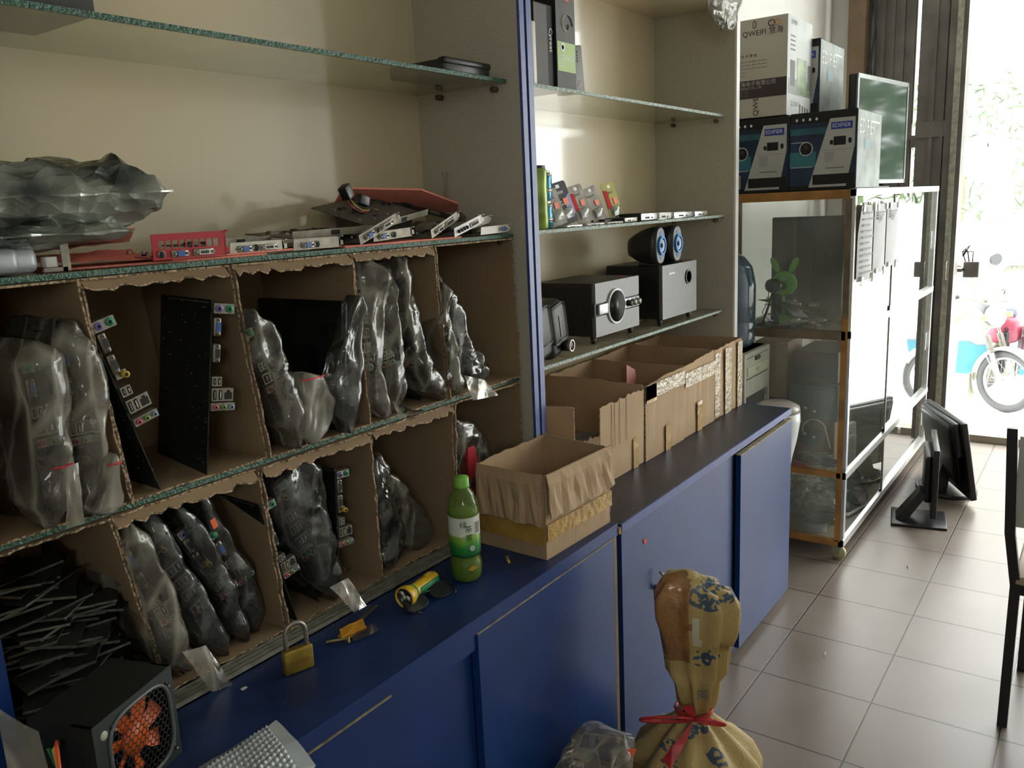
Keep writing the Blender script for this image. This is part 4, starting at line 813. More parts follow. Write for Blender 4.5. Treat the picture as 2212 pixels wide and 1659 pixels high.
# ---------------------------------------------------------------- speakers on the lower glass shelf
M_WOOD = P('black wood veneer', (.012, .012, .012), .42, n=(60, .5)); M_FACE = P('grey speaker front', (.15, .145, .14), .45, .25, n=(50, .06)); M_BLUEC = P('bright blue cone ring', (.015, .22, .62), .35)
def subw(name, label, w, d, h, loc, rz, kind):
    t = thing('subwoofer', label, 'speaker', loc, rz)
    m = MB(); m.rbox((0, .012, .024), (w, d, h), .003, M_WOOD, seg=1); m.build('cabinet', parent=t)
    m = MB()
    if kind == 1:
        m.box((0, 0, .024), (w, .012, .088), M_FACE); m.box((0, 0, .128), (w, .012, h), M_FACE); m.box((0, .004, .088), (w, .012, .128), M_BLACKM); m.build('front_panel', parent=t)
        m = MB(); m.rbox((.018, -.004, .092), (w-.004, .004, .124), .002, P('silver trim', (.62, .66, .68), .3, .4)); m.build('silver_strip', parent=t)
        m = MB(); m.ring(.056, .050, -.012, .006, M_WPL, T(w*.44, 0, .108) @ R(PI/2, 'X') @ T(0, 0, 0), 36); m.build('port_ring', parent=t)
        m = MB(); m.lathe([(.050, .008), (.047, .004), (.038, -.03), (0, -.032)], M_BLACK, T(w*.44, 0, .108) @ R(PI/2, 'X'), 32); m.build('bass_port', parent=t)
        for k in range(3):
            m = MB(); m.cyl((w*.71+k*.030, -.018, .108), (w*.71+k*.030, -.003, .108), .0095, M_BLACK if k == 0 else M_STEEL, 18); m.ring(.0125, .0095, .003, .006, M_BLACK, T(w*.71+k*.030, 0, .108) @ R(PI/2, 'X'), 18); m.build('knob', parent=t)
    else:
        m.box((0, 0, .024), (w, .012, h), M_FACE); m.build('front_panel', parent=t)
        m = MB(); m.ring(.026, .021, -.004, .004, M_BLACK, T(w*.74, 0, h-.055) @ R(PI/2, 'X'), 28); m.lathe([(.021, 0), (.016, -.010), (0, -.011)], M_BLACKM, T(w*.74, 0, h-.055) @ R(PI/2, 'X'), 28); m.build('bass_port', parent=t)
        m = MB(); m.box((w*.16, -.0015, h-.034), (w*.34, 0, h-.028), M_INKW); m.build('logo', parent=t)
    for x, y in ((.02, .022), (w-.025, .022), (.02, d-.02), (w-.025, d-.02)):
        m = MB(); m.lathe([(.007, 0), (.010, .024)], M_BLACK, T(x, y, 0), 12); m.build('foot', parent=t)
    return t
subw('s1', 'squat subwoofer with a big white ringed port and three knobs', .290, .225, .190, (2.235, 1.285, 1.1245), 0, 1)
subw('s2', 'tall grey fronted subwoofer carrying the two blue eyed satellites', .290, .22, .210, (2.658, 1.262, 1.1245), 0, 2)
def sat(x, y, z, rz, label):
    t = thing('satellite_speaker', label, 'speaker', (x, y, z), rz)
    prof = []; m = MB()
    n = 22; L = 6; v = []; f = []
    for k in range(L):
        q = k/(L-1); dep = q*.11; sc = (1-.55*q**2.2)
        for i in range(n):
            a = 2*PI*i/n; px = .044*math.copysign(abs(math.cos(a))**.75, math.cos(a)); pz = .066*math.copysign(abs(math.sin(a))**.8, math.sin(a))
            v.append((px*sc, dep, .068+pz*sc-.004*q))
    for k in range(L-1):
        for i in range(n): f.append((k*n+i, k*n+(i+1) % n, (k+1)*n+(i+1) % n, (k+1)*n+i))
    f += [tuple(range(n-1, -1, -1)), tuple((L-1)*n+i for i in range(n))]
    m.add(v, f, M_BLACK, smooth=True); m.build('shell', parent=t)
    m = MB(); pl = []
    for i in range(n): a = 2*PI*i/n; pl.append((.039*math.copysign(abs(math.cos(a))**.75, math.cos(a)), .060*math.copysign(abs(math.sin(a))**.8, math.sin(a))+.068))
    m.prism(pl, 0, .005, M_FACE, R(PI/2, 'X')); m.build('front_panel', parent=t)
    m = MB(); m.prism([(-.006, .115), (.006, .115), (.016, .085), (.016, .050), (.006, .022), (-.006, .022), (-.012, .050), (-.012, .085)], .005, .0062, M_BLUEC, R(PI/2, 'X')); m.ring(.032, .0245, .004, .012, M_BLUEC, T(.003, 0, .068) @ R(PI/2, 'X'), 30); m.build('blue_ring', parent=t)
    m = MB(); m.lathe([(.0245, .006), (.021, .0095), (.015, .006), (.011, .004), (0, .006)], P('grey cone', (.50, .49, .49), .4), T(.003, 0, .068) @ R(PI/2, 'X'), 26); m.lathe([(.0085, .006), (.006, .010), (0, .0115)], M_BLACK, T(.003, 0, .068) @ R(PI/2, 'X'), 18); m.build('speaker_cone', parent=t)
    m = MB(); m.rbox((-.022, .01, 0), (.022, .07, .012), .003, M_BLACK); m.build('base', parent=t)
    return t
sat(2.675, 1.280, 1.3350, .06, 'left satellite speaker with a blue ring, on the tall subwoofer')
sat(2.802, 1.276, 1.3350, .04, 'right satellite speaker with a blue ring, on the tall subwoofer')
M_PSUFD = P('dark satin front', (.055, .052, .05), .5)
t = thing('satellite_speaker', 'black leaning speaker with a slot and round knob by the blue post', 'speaker', (2.035, 1.285, 1.124), .1)
Q = R(-.22, 'Y')
m = MB(); m.rbox((-.055, .0, .002), (.055, .11, .165), .022, M_BLACK, Q, 3); m.build('shell', parent=t)
m = MB(); m.rbox((-.042, -.006, .045), (.044, .004, .158), .012, M_PSUFD, Q, 2); m.box((-.002, -.008, .062), (.002, -.005, .125), M_BLACK, Q); m.build('front_panel', parent=t)
m = MB(); m.cyl((.018, -.026, .028), (.018, .0, .028), .017, M_BLACK, 22, M=Q); m.ring(.0175, .014, .020, .028, M_STEEL, Q @ T(.018, 0, .028) @ R(PI/2, 'X'), 22); m.build('knob', parent=t)
t = thing('satellite_speaker', 'second black leaning speaker mostly hidden by the blue post', 'speaker', (1.94, 1.275, 1.124), .1)
m = MB(); m.rbox((-.05, .0, .002), (.055, .11, .165), .022, M_BLACK, Q, 3); m.build('shell', parent=t)
m = MB(); m.rbox((-.042, -.006, .045), (.044, .004, .158), .012, M_PSUFD, Q, 2); m.build('front_panel', parent=t)

for x, y, z, lab in ((2.49, 1.33, 1.3150, 'tiny red sticker on the squat subwoofer top'), (2.90, 1.30, 1.3350, 'tiny red sticker on the tall subwoofer top')):
    m = MB(); m.box((x-.012, y-.012, z-.0004), (x+.012, y+.012, z+.0004), M_RED); m.build('sticker', label=lab, cat='sticker')
# ---------------------------------------------------------------- cartons
def carton(name, label, x0, x1, y0, y1, z0, h, mat, seed, skew=0, hf=None, flaps=(), tape=(), group=None, th=.004, parts=True):
    """open carton; ragged rims; hf = heights (front-left, front-right, back-right, back-left)"""
    hf = hf or (h, h, h, h); rnd = random.Random(seed)
    c = thing(name, label, 'box', (x0, y0, z0), skew, group)
    W = x1-x0; D = y1-y0; m = MB()
    m.box((0, 0, 0), (W, D, th), mat)
    def wall(ax, ay, bx, by, ha, hb, nx, ny):
        n = 12; A = []; B = []; ln = math.hypot(bx-ax, by-ay)
        for i in range(n+1):
            q = i/n; bul = math.sin(q*PI)*.004*(1 if seed % 2 else -1)
            A.append((ax+(bx-ax)*q, ay+(by-ay)*q, 0)); B.append((ax+(bx-ax)*q+nx*bul, ay+(by-ay)*q+ny*bul, ha+(hb-ha)*q+(rnd.random()-.5)*.005))
        k = n+1; mid = [((a[0]+b[0])/2+nx*(rnd.random()-.3)*.003, (a[1]+b[1])/2+ny*(rnd.random()-.3)*.003, b[2]*.55) for a, b in zip(A, B)]
        vs = A+mid+B; inn = [(x-nx*th, y-ny*th, z) for x, y, z in vs]; fs = []
        for r in range(2):
            for i in range(n): a = r*k+i; fs += [(a, a+1, a+k+1, a+k), (3*k+a, 3*k+a+k, 3*k+a+k+1, 3*k+a+1)]
        o = len(m.v); m.add(vs+inn, fs, mat); ci = m.mi(M_CORR)
        for i in range(n): m.f.append((o+2*k+i, o+2*k+i+1, o+5*k+i+1, o+5*k+i)); m.m.append(ci); m.sm.append(False)
        for e in (0, n): m.f += [(o+e, o+k+e, o+4*k+e, o+3*k+e), (o+k+e, o+2*k+e, o+5*k+e, o+4*k+e)]; m.m += [ci, ci]; m.sm += [False, False]
    wall(0, 0, W, 0, hf[0], hf[1], 0, -1); wall(W, 0, W, D, hf[1], hf[2], 1, 0); wall(0, D, W, D, hf[3], hf[2], 0, 1); wall(0, 0, 0, D, hf[0], hf[3], -1, 0)
    m.build('carton_walls', parent=c)
    for tp in tape:
        q = MB(); s = tp[0]
        if s == 'f': q.box((tp[1], -.0055, tp[3]), (tp[2], -.0045, tp[4]), tp[5])
        else: q.box((-.0055, tp[1], tp[3]), (-.0045, tp[2], tp[4]), tp[5])
        q.build('packing_tape', parent=c)
    return c
GC = 'row of open cartons on the blue worktop'
c1 = carton('carton', 'first carton of the row, its cut front showing two flaps', 1.86, 2.266, 1.145, 1.50, .759, .245, M_CARDL, 1, 0, (.16, .235, .25, .26), group=GC, tape=[('f', .33, .362, .0, .095, M_TAPE)])
for o in list(kids(c1)):
    if o.name.startswith('carton_walls'): bpy.data.objects.remove(o)
m = MB(); W = .406
m.box((0, 0, 0), (W, .355, .004), M_CARDL); 
panel(m, (.135, 0, 0), (W-.135, 0, 0), (0, -.004, .235), (0, 1, 0), .004, 16, .006, M_CARDL, 3)
panel(m, (W, 0, 0), (0, .355, 0), (0, 0, .250), (-1, 0, 0), .004, 14, .004, M_CARDL, 4)
panel(m, (0, .355, 0), (W, 0, 0), (0, 0, .262), (0, -1, 0), .004, 14, .004, M_CARDL, 5)
panel(m, (0, 0, 0), (0, .355, 0), (0, 0, .262), (1, 0, 0), .004, 14, .004, M_CARDL, 6)
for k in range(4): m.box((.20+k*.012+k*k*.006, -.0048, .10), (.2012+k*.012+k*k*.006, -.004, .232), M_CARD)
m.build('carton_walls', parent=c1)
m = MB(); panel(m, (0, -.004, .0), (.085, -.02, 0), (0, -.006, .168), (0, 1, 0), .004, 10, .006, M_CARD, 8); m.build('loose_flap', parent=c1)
carton('carton', 'second carton of the row, shiny tape along its rim and a red card inside', 2.272, 2.560, 1.140, 1.49, .759, .25, M_CARDL, 4, 0, (.240, .252, .255, .25), group=GC,
       tape=[('f', .002, .285, .195, .240, M_TAPEC), ('f', .002, .07, .185, .241, M_TAPE), ('f', .135, .170, 0, .085, M_TAPE)])
carton('carton', 'third carton of the row, crinkled tape band at the rim', 2.568, 2.835, 1.145, 1.49, .759, .26, M_CARDL, 6, 0, (.245, .262, .265, .25), group=GC,
       tape=[('f', .005, .262, .175, .225, M_TAPEC), ('f', .105, .145, 0, .105, M_TAPE)])
carton('carton', 'last carton of the row, wrapped in crinkled tape at the shelf end', 2.842, 3.118, 1.150, 1.49, .759, .26, M_CARDL, 8, 0, (.255, .265, .262, .26), group=GC,
       tape=[('f', .0, .05, .01, .245, M_TAPEC), ('f', .10, .16, .0, .25, M_TAPEC), ('f', .225, .274, .0, .255, M_TAPEC)])
m = MB(); m.prism([(-.045, 0), (.03, 0), (.045, .05), (0, .075)], 0, .002, P('red printed card', (.35, .05, .04), .5), T(2.44, 1.27, .955) @ R(PI/2-.3, 'X')); m.box((-.03, 0, -.02), (.03, .03, .01), M_RED, T(2.44, 1.28, .945))
m.box((-.04, .0, -.18), (.04, .05, -.02), M_RED, T(2.44, 1.30, .945)); m.build('red_card', label='red printed card standing inside the second carton', cat='card')
m = MB(); m.rbox((1.96, 1.18, .764), (2.06, 1.33, .90), .006, M_PCBG); m.rbox((2.0, 1.175, .80), (2.04, 1.182, .86), .002, M_STEELW); m.build('metal_part', label='grey metal part inside the first carton, seen through its cut front', cat='computer part')
# small near carton on the left worktop
c = carton('carton', 'small open carton with folded down rim standing beside the tea bottle', 1.482, 1.760, .995, 1.192, .7655, .20, M_CARDL, 3, -.04, (.20, .195, .205, .198), tape=[('f', .0, .278, .045, .085, M_TAPE), ('l', .0, .19, .035, .078, M_TAPE)])
m = MB()
def foldflap(a, b, h, drop, out, seed):
    a = Vector(a); b = Vector(b); n = 16; rnd = random.Random(seed); vs = []
    o = Vector((out[0], out[1], 0))
    for i in range(n+1):
        q = i/n; p = a.lerp(b, q); j = rnd.random()
        for k, (dz, oo) in enumerate(((0.002, .001), (.004, .006), (-.02, .010+j*.003), (-drop*.6, .012+.004*math.sin(i*1.9)), (-drop+(rnd.random()-.5)*.008, .013+j*.006))):
            vs.append((p.x+o.x*oo, p.y+o.y*oo, h+dz))
    fs = [(i*5+k, (i+1)*5+k, (i+1)*5+k+1, i*5+k+1) for i in range(n) for k in range(4)]
    m.add(vs, fs, M_CARDL); m.add([(x-o.x*.003, y-o.y*.003, z) for x, y, z in vs], [tuple(reversed(f)) for f in fs], M_CARDL)
foldflap((.0, -.001, 0), (.278, -.001, 0), .198, .098, (0, -1), 5); m.build('folded_flap', parent=c)
m = MB(); foldflap((-.001, .19, 0), (-.001, 0, 0), .198, .112, (-1, 0), 7); m.build('folded_flap', parent=c)

# ---------------------------------------------------------------- things on the left worktop
ZT = .7655
# tea bottle
bt = thing('drink_bottle', 'green tea bottle with a lime cap on the blue worktop', 'bottle', (1.320, 1.098, ZT), 0)
M_TEA = film('green bottle plastic', (.20, .32, .06), .45, .08, 0, 30, 1.3, .5); M_LIQ = P('green tea', (.34, .50, .09), .2, n=(10, .2))
prof = [(.026, 0), (.031, .004), (.033, .012), (.0345, .03), (.0335, .045), (.0305, .052), (.0312, .058), (.0332, .066), (.0332, .148), (.0345, .152), (.0338, .158), (.031, .175), (.024, .195), (.0150, .206), (.0135, .212), (.0135, .222)]
m = MB(); m.lathe(prof, M_TEA, n=36); m.build('bottle_body', parent=bt)
m = MB(); m.lathe([(r-.0015, z) for r, z in prof if z <= .165]+[(.0, .165)], M_LIQ, n=36); m.build('drink', parent=bt)
def label_mat():
    m, t, o = nt('tea label'); N = t.nodes.new; L = t.links.new; b = N('ShaderNodeBsdfPrincipled'); L(b.outputs[0], o.inputs[0]); b.inputs['Roughness'].default_value = .35
    c = N('ShaderNodeTexCoord'); sp = N('ShaderNodeSeparateXYZ'); L(c.outputs['Object'], sp.inputs[0])
    wv = N('ShaderNodeTexNoise'); wv.inputs['Scale'].default_value = 30; L(c.outputs['Object'], wv.inputs['Vector'])
    ma = N('ShaderNodeMath'); ma.operation = 'MULTIPLY_ADD'; ma.inputs[1].default_value = .03; L(wv.outputs[0], ma.inputs[0]); L(sp.outputs[2], ma.inputs[2])
    mr = N('ShaderNodeMapRange'); mr.inputs[1].default_value = .075; mr.inputs[2].default_value = .165; L(ma.outputs[0], mr.inputs[0])
    r = N('ShaderNodeValToRGB'); e = r.color_ramp.elements; e[0].position = 0; e[0].color = (.01, .10, .03, 1); e[1].position = 1; e[1].color = (.62, .66, .58, 1)
    for p_, c_ in ((.22, (.01, .22, .03, 1)), (.42, (.16, .38, .03, 1)), (.55, (.26, .42, .05, 1)), (.57, (.62, .66, .58, 1))): x = e.new(p_); x.color = c_
    L(mr.outputs[0], r.inputs[0]); L(r.outputs[0], b.inputs['Base Color']); return m
m = MB(); m.lathe([(.0337, .060), (.0340, .066), (.0340, .148)], label_mat(), n=40); m.build('paper_label', parent=bt)
m = MB()
for a, z, s, tx in ((-2.20, .118, .017, '茶'), (-2.20, .098, .017, '茶'), (-2.52, .128, .016, '绿')):
    m.text(tx, s, P('dark green ink', (.01, .05, .02), .5), T(.0346*math.cos(a), .0346*math.sin(a), z) @ R(a+PI/2, 'Z') @ R(PI/2, 'X'), 'CENTER')
for k in range(9): a = -1.55; m.box((-.006+(k % 2)*.001, -.0004, 0), (.006, .0002, .0014), M_BOXG, T(.0347*math.cos(a), .0347*math.sin(a), .112+k*.0028) @ R(a+PI/2, 'Z'))
for k in range(5): m.box((-.0015, -.0005, -.006), (.0015, 0, .006), M_INKW, T(.0347*math.cos(-2.0), .0347*math.sin(-2.0), .080) @ R(-2.0+PI/2, 'Z') @ R(k*PI/5, 'Y'))
m.build('label_lettering', parent=bt)
m = MB(); m.lathe([(.0345, .028), (.0348, .032), (.0346, .040)], P('orange fruit print', (.50, .30, .03), .4), n=40) if False else None
m.lathe([(.0165, .208), (.0170, .212), (.0160, .214), (.0160, .228), (.0145, .231), (0, .231)], P('lime cap', (.20, .52, .06), .4), n=30); m.build('cap', parent=bt)
m = MB(); m.prism([(-.013, 0), (-.004, -.004), (.010, 0), (.006, .006), (-.006, .007)], 0, .0006, P('orange fruit print', (.50, .30, .03), .4), T(.0345*math.cos(-2.0), .0345*math.sin(-2.0), .033) @ R(-2.0+PI/2, 'Z') @ R(PI/2, 'X')); m.build('fruit_print', parent=bt)
# torch
to = thing('torch', 'yellow and green torch lying on the blue worktop', 'torch', M=T(1.150, 1.128, ZT+.021) @ R(-.02, 'Z') @ R(PI/2, 'Y'))
M_TY = P('yellow torch plastic', (.72, .46, .02), .35); M_TG = P('green torch plastic', (.01, .26, .09), .4)
# local: lens at z=0 looking -z ; body to +z
m = MB(); m.lathe([(0, .0045), (.0195, .0045), (.0205, 0), (.0222, .0), (.0225, .003), (.0225, .012), (.0165, .028), (.0150, .034), (.0150, .105), (.012, .112), (0, .113)], M_TY, n=28); m.build('torch_body', parent=to)
m = MB(); m.lathe([(.0180, .020), (.0172, .030)], M_TG, n=28); m.rbox((-.007, -.0165, .040), (.009, -.010, .108), .003, M_TG); m.rbox((.009, -.012, .040), (.0155, .008, .104), .003, M_TG); m.build('grip', parent=to)
m = MB(); m.rbox((-.018, -.004, .078), (-.0145, .004, .096), .0015, M_TY); m.build('switch', parent=to)
m = MB(); m.lathe([(0, .0035), (.0195, .0035)], P('reflector', (.45, .45, .44), .3, .3), n=28)
for k in range(3):
    for a in (0,): m.lathe([(.0065, .0005), (.003, .0025), (0, .0035)], P('led', (.85, .85, .82), .3, 0), T(.009*math.cos(k*2.09+.5), .009*math.sin(k*2.09+.5), 0), 14)
m.lathe([(.0065, .0005), (.003, .0025), (0, .0035)], P('led lens', (.85, .85, .82), .3, 0), T(0, 0, 0), 14); m.build('led_lamp', parent=to)
to.matrix_world = T(1.140, 1.118, ZT+.0228) @ R(.12, 'Z') @ R(PI/2, 'Y')
# sunglasses
sg = thing('sunglasses', 'black framed sunglasses lying open in front of the torch', 'sunglasses', (1.190, 1.098, ZT), -.05)
M_LENS = P('dark lens', (.03, .03, .03), .08, .2)
def ell(cx, cy, rx, ry, n=18, p=.8): return [(cx+rx*math.copysign(abs(math.cos(2*PI*i/n))**p, math.cos(2*PI*i/n)), cy+ry*math.copysign(abs(math.sin(2*PI*i/n))**p, math.sin(2*PI*i/n))) for i in range(n)]
for s in (-1, 1):
    Q = T(s*.036, 0, .012) @ R(s*.05, 'Y') @ R(.45, 'X')
    m = MB(); m.prism(ell(0, 0, .027, .019), -.001, .001, M_LENS, Q); m.build('lens', parent=sg)
    m = MB(); m.tube([Q @ Vector((x, y, 0)) for x, y in ell(0, 0, .028, .020)], .0012, M_BLACK, 6, closed=True); m.build('frame_rim', parent=sg)
    m = MB(); m.tube([(s*.064, .005, .014), (s*.068, -.01, .010), (s*.060, -.022, .006), (s*.050, -.030, .003)], .0022, M_BLACK, 6); m.build('temple_arm', parent=sg)
m = MB(); m.tube([(-.010, .004, .017), (0, .008, .019), (.010, .004, .017)], .0015, M_BLACK, 6); m.build('bridge', parent=sg)
# padlock
pl = thing('padlock', 'brass padlock with an open steel shackle on the blue worktop', 'padlock', (.868, 1.122, ZT), -.30)
m = MB(); m.rbox((-.027, -.0085, 0), (.027, .0085, .044), .003, P('brass', (.42, .29, .05), .38, .55, n=(40, .25))); m.build('lock_body', parent=pl)
m = MB(); m.tube([(-.019, 0, .034)]+[(-.019, 0, .060)]+[(-.019*math.cos(a), 0, .072+.019*math.sin(a)) for a in [i*PI/10 for i in range(11)]]+[(.019, 0, .060), (.019, 0, .040)], .0042, M_STEEL, 10); m.build('shackle', parent=pl)
m = MB(); m.text('TRICIRCLE', .0055, P('red ink', (.35, .05, .03), .6), T(0, -.0092, .019) @ R(PI/2, 'X'), 'CENTER'); m.tube([(.018*math.cos(2*PI*i/24), -.0088, .021+.007*math.sin(2*PI*i/24)) for i in range(24)], .0004, P('ink', (.30, .10, .03), .6), 4, closed=True); m.build('engraved_mark', parent=pl)
# yellow packet, little zip bag, wire scrap
o = sheet([(.975, 1.125, ZT+.006), (1.030, 1.118, ZT+.008), (1.055, 1.150, ZT+.007), (.998, 1.156, ZT+.006)], 4, P('orange paper', (.72, .33, .02), .5), .004, 8)
o.box((.985, 1.126, ZT), (1.04, 1.148, ZT+.005), P('orange paper edge', (.66, .30, .02), .5)); o.build('paper_packet', label='small orange paper packet on the worktop between padlock and torch', cat='packet')
o = sheet([(.985, 1.105, ZT+.003), (1.040, 1.092, ZT+.003), (1.058, 1.122, ZT+.004), (1.000, 1.126, ZT+.004)], 7, M_BAGC, .003, 8); o.build('zip_bag', label='tiny clear zip bag of screws beside the orange packet', cat='bag')
m = MB(); m.tube([(.958, 1.150, ZT+.003), (.966, 1.138, ZT+.006), (.978, 1.132, ZT+.004), (.988, 1.12, ZT+.006), (.980, 1.112, ZT+.003)], .0025, P('tan scrap', (.42, .34, .14), .7), 6); m.build('wire_scrap', label='crumpled tan scrap at the end of the orange packet', cat='scrap')
m = MB(); m.rbox((-.045, -.005, 0), (.045, .005, .003), .001, P('rusty file', (.07, .06, .035), .6), T(1.075, 1.165, ZT) @ R(.25, 'Z')); m.build('metal_file', label='thin dark metal strip lying behind the orange packet', cat='strip')
m = MB(); m.cyl((1.425, 1.060, ZT+.003), (1.448, 1.085, ZT+.003), .003, M_YEL); m.cyl((1.435, 1.07, ZT), (1.435, 1.07, ZT+.014), .0015, M_BRASSE); m.build('screw', label='small brass screw between the tea bottle and the small carton', cat='screw')
m = MB(); m.box((.772, 1.155, ZT), (.782, 1.160, ZT+.002), M_WPL, None); m.build('paper_scrap', label='tiny white scrap on the blue worktop left of the padlock', cat='scrap')
# power supply
ps = thing('power_supply', 'black computer power supply with an orange fan at the worktop end', 'power supply', (.466, 1.039, ZT), math.atan2(.055, .15))
W, H, D = .160, .145, .105
M_PSU = P('black powder coat', (.018, .020, .018), .42, .2, n=(300, .2)); M_PSUF = P('dark grey steel face', (.040, .046, .046), .4, .4, n=(200, .15)); M_FAN = P('orange fan plastic', (.85, .14, .02), .38)
m = MB(); m.box((0, .034, 0), (W, D, H), M_PSU); m.box((0, .0005, 0), (.004, .034, H), M_PSU); m.box((W-.004, .0005, 0), (W, .034, H), M_PSU); m.box((0, .0005, H-.003), (W, .034, H), M_PSU); m.box((0, .0005, 0), (W, .034, .003), M_PSU)
cx, cz, rr = W*.54, H*.50, .062
pts = [(0, 0), (W, 0), (W, H), (0, H)]
n = 40; ring_o = []
for i in range(n):
    a = 2*PI*i/n; ca, sa = math.cos(a), math.sin(a); e = .55; ring_o.append((cx+rr*math.copysign(abs(ca)**e, ca), cz+rr*math.copysign(abs(sa)**e, sa)))
def sq(i):
    a = 2*PI*i/n; ca, sa = math.cos(a), math.sin(a); k = max(abs(ca), abs(sa)); return (min(W, max(0, W/2+ca/k*W/2)), min(H, max(0, H/2+sa/k*H/2)))
vs = [(x, 0, z) for x, z in ring_o]+[(sq(i)[0], 0, sq(i)[1]) for i in range(n)]
m.add(vs, [(i, (i+1) % n, n+(i+1) % n, n+i) for i in range(n)], M_PSUF); m.build('case', parent=ps)
m = MB(); m.tube([(x, -.0005, z) for x, z in ring_o], .0030, P('worn grey rim', (.10, .12, .12), .4), 6, closed=True); m.build('fan_opening_rim', parent=ps)
m = MB(); st = .0095; rnd = random
for r_ in range(-9, 10):
    for q_ in range(-9, 10):
        x = cx+st*(q_+(r_ % 2)*.5); z = cz+st*.866*r_
        if abs(x-cx) > rr-.001 or abs(z-cz) > rr-.001 or ((x-cx)**4+(z-cz)**4)**.25 > rr*1.02: continue
        k = 6; R1 = st*.577; R0 = R1-.0010; vs = []
        for i in range(6):
            a = PI/6+i*PI/3; vs += [(x+R1*math.cos(a), .0005, z+R1*math.sin(a)), (x+R0*math.cos(a), .0005, z+R0*math.sin(a))]
        m.add(vs, [(2*i, 2*((i+1) % 6), 2*((i+1) % 6)+1, 2*i+1) for i in range(6)], M_PSU)
m.build('grille', parent=ps)
m = MB(); m.cyl((cx, .022, cz), (cx, .010, cz), .024, M_FAN, 28)
for k in range(7):
    a = k*2*PI/7+.35; Q = T(cx, .016, cz) @ R(-a, 'Y')
    m.add([(.018, -.003, -.009), (.040, -.004, -.014), (.058, -.004, -.012), (.056, .004, .012), (.040, .004, .006), (.018, .003, .006), (.018, -.001, -.009), (.040, -.002, -.014), (.058, -.002, -.012), (.056, .006, .012), (.040, .006, .006), (.018, .005, .006)], [(0, 1, 4, 5), (1, 2, 3, 4), (6, 11, 10, 7), (7, 10, 9, 8), (0, 5, 11, 6), (2, 8, 9, 3)], M_FAN, Q)
m.build('fan', parent=ps, label='orange fan')
m = MB(); m.cyl((.018, -.0012, H-.022), (.018, .0002, H-.022), .0065, P('pale sticker', (.45, .46, .36), .5), 20); m.build('round_sticker', parent=ps)
m = MB()
for x, z in ((.035, H-.020), (W-.014, H-.022), (W-.014, .02), (.03, .02)): m.cyl((x, -.0012, z), (x, .001, z), .004, M_BLACK, 12); m.cyl((x+.004, -.0016, z-.007), (x+.004, .001, z-.007), .0022, M_STEEL, 10)
m.build('screw', parent=ps)
m = MB()
for k, c_ in enumerate((M_OR, M_OR, M_TY, M_TG, M_BLACK, M_TG)): m.tube([(-.001, .055, .115), (-.014-k*.001, .045, .130-.002*k), (-.026, .032+.003*k, .128), (-.040+.003*k, .020+.003*k, .09), (-.044+.004*k, .012+.002*k, 0.004)], .0022, c_, 6)
m.build('wire_bundle', parent=ps)
m = sheet([(.385, 1.10, .965), (.416, 1.07, .925), (.418, 1.05, .7665), (.375, 1.08, .7665)], 5, M_BAGM, .004, 8); m.build('plastic_wrap', label='pale plastic wrap between the blue post and the power supply', cat='wrap')
# bubble mailer over the edge
bm_ = MB(); N = 112; vs = []
A = Vector((.735, 1.020, ZT+.012)); B = Vector((.712, .905, ZT+.004)); Cc = Vector((.40, .80, ZT-.03)); Dd = Vector((.52, 1.00, ZT+.03))
for i in range(N+1):
    for j in range(N+1):
        s, q = i/N, j/N; p = (A*(1-s)+Dd*s)*(1-q)+(B*(1-s)+Cc*s)*q
        edge = min(s, 1-s, q, 1-q); bub = .0045*(math.sin(i*PI/4)*math.sin(j*PI/8))**2 if edge > .10 else 0
        p.z += .012*min(1, edge*8)+bub+.004*noise.noise(p*18)-(.03*max(0, q-.55)); vs.append(p)
fs = [(i*(N+1)+j, (i+1)*(N+1)+j, (i+1)*(N+1)+j+1, i*(N+1)+j+1) for i in range(N) for j in range(N)]
bm_.add(vs, fs, film('bubble wrap', (.62, .67, .70), .22, .16, .05, 60, 2.0), smooth=True)
bm_.add([(v.x, v.y, v.z-.008) for v in vs], [tuple(reversed(f)) for f in fs], M_BAGM, smooth=True)
bm_.build('bubble_wrap_bag', label='bubble wrap bag lying over the front edge of the blue worktop', cat='bag')
# ---------------------------------------------------------------- aluminium showcase
M_FRW = P('orange varnished wood rail', (.42, .20, .05), .4, n=(12, .3)); M_FRB = P('worn brown rail', (.20, .15, .10), .5, n=(9, .4))
M_PANE = film('showcase glass', (.66, .68, .62), .91, .02, 0, 10, 1.0, .2, 1.5, (3, .10))
M_PANEF = film('mirror like sliding glass', (.50, .56, .52), .93, .015, 0, 10, 2.2, .2, 1.5, (3, .05))
M_ALUB = P('bright aluminium', (.80, .80, .78), .32, .8, n=(30, .08))
X0, X1, Y0, Y1 = 3.55, 5.42, .852, 1.35
sc = thing('showcase', 'glass and aluminium showcase on castors between the blue cabinet and the doorway', 'showcase', (0, 0, 0))
m = MB()
for x in (X0, X1-.028):
    for y in (Y0, Y1-.028): m.box((x, y, .062), (x+.028, y+.028, 1.565), M_ALUB if y == Y0 else M_ALUD)
for z0, z1 in ((1.538, 1.567), (.968, .998), (.365, .395), (.062, .092)):
    m.box((X0, Y0-.003, z0), (X1, Y0+.022, z1), M_ALUB); m.box((X0, Y1-.022, z0), (X1, Y1, z1), M_ALUD); m.box((X1-.025, Y0, z0), (X1, Y1, z1), M_ALUD)
m.build('frame', parent=sc)
m = MB()
for z0, z1, mt in ((1.530, 1.566, M_FRW), (.960, .998, M_FRB), (.368, .392, M_FRW), (.062, .090, M_FRW)):
    m.box((X0-.004, Y0+.02, z0), (X0+.024, Y1, z1), mt)
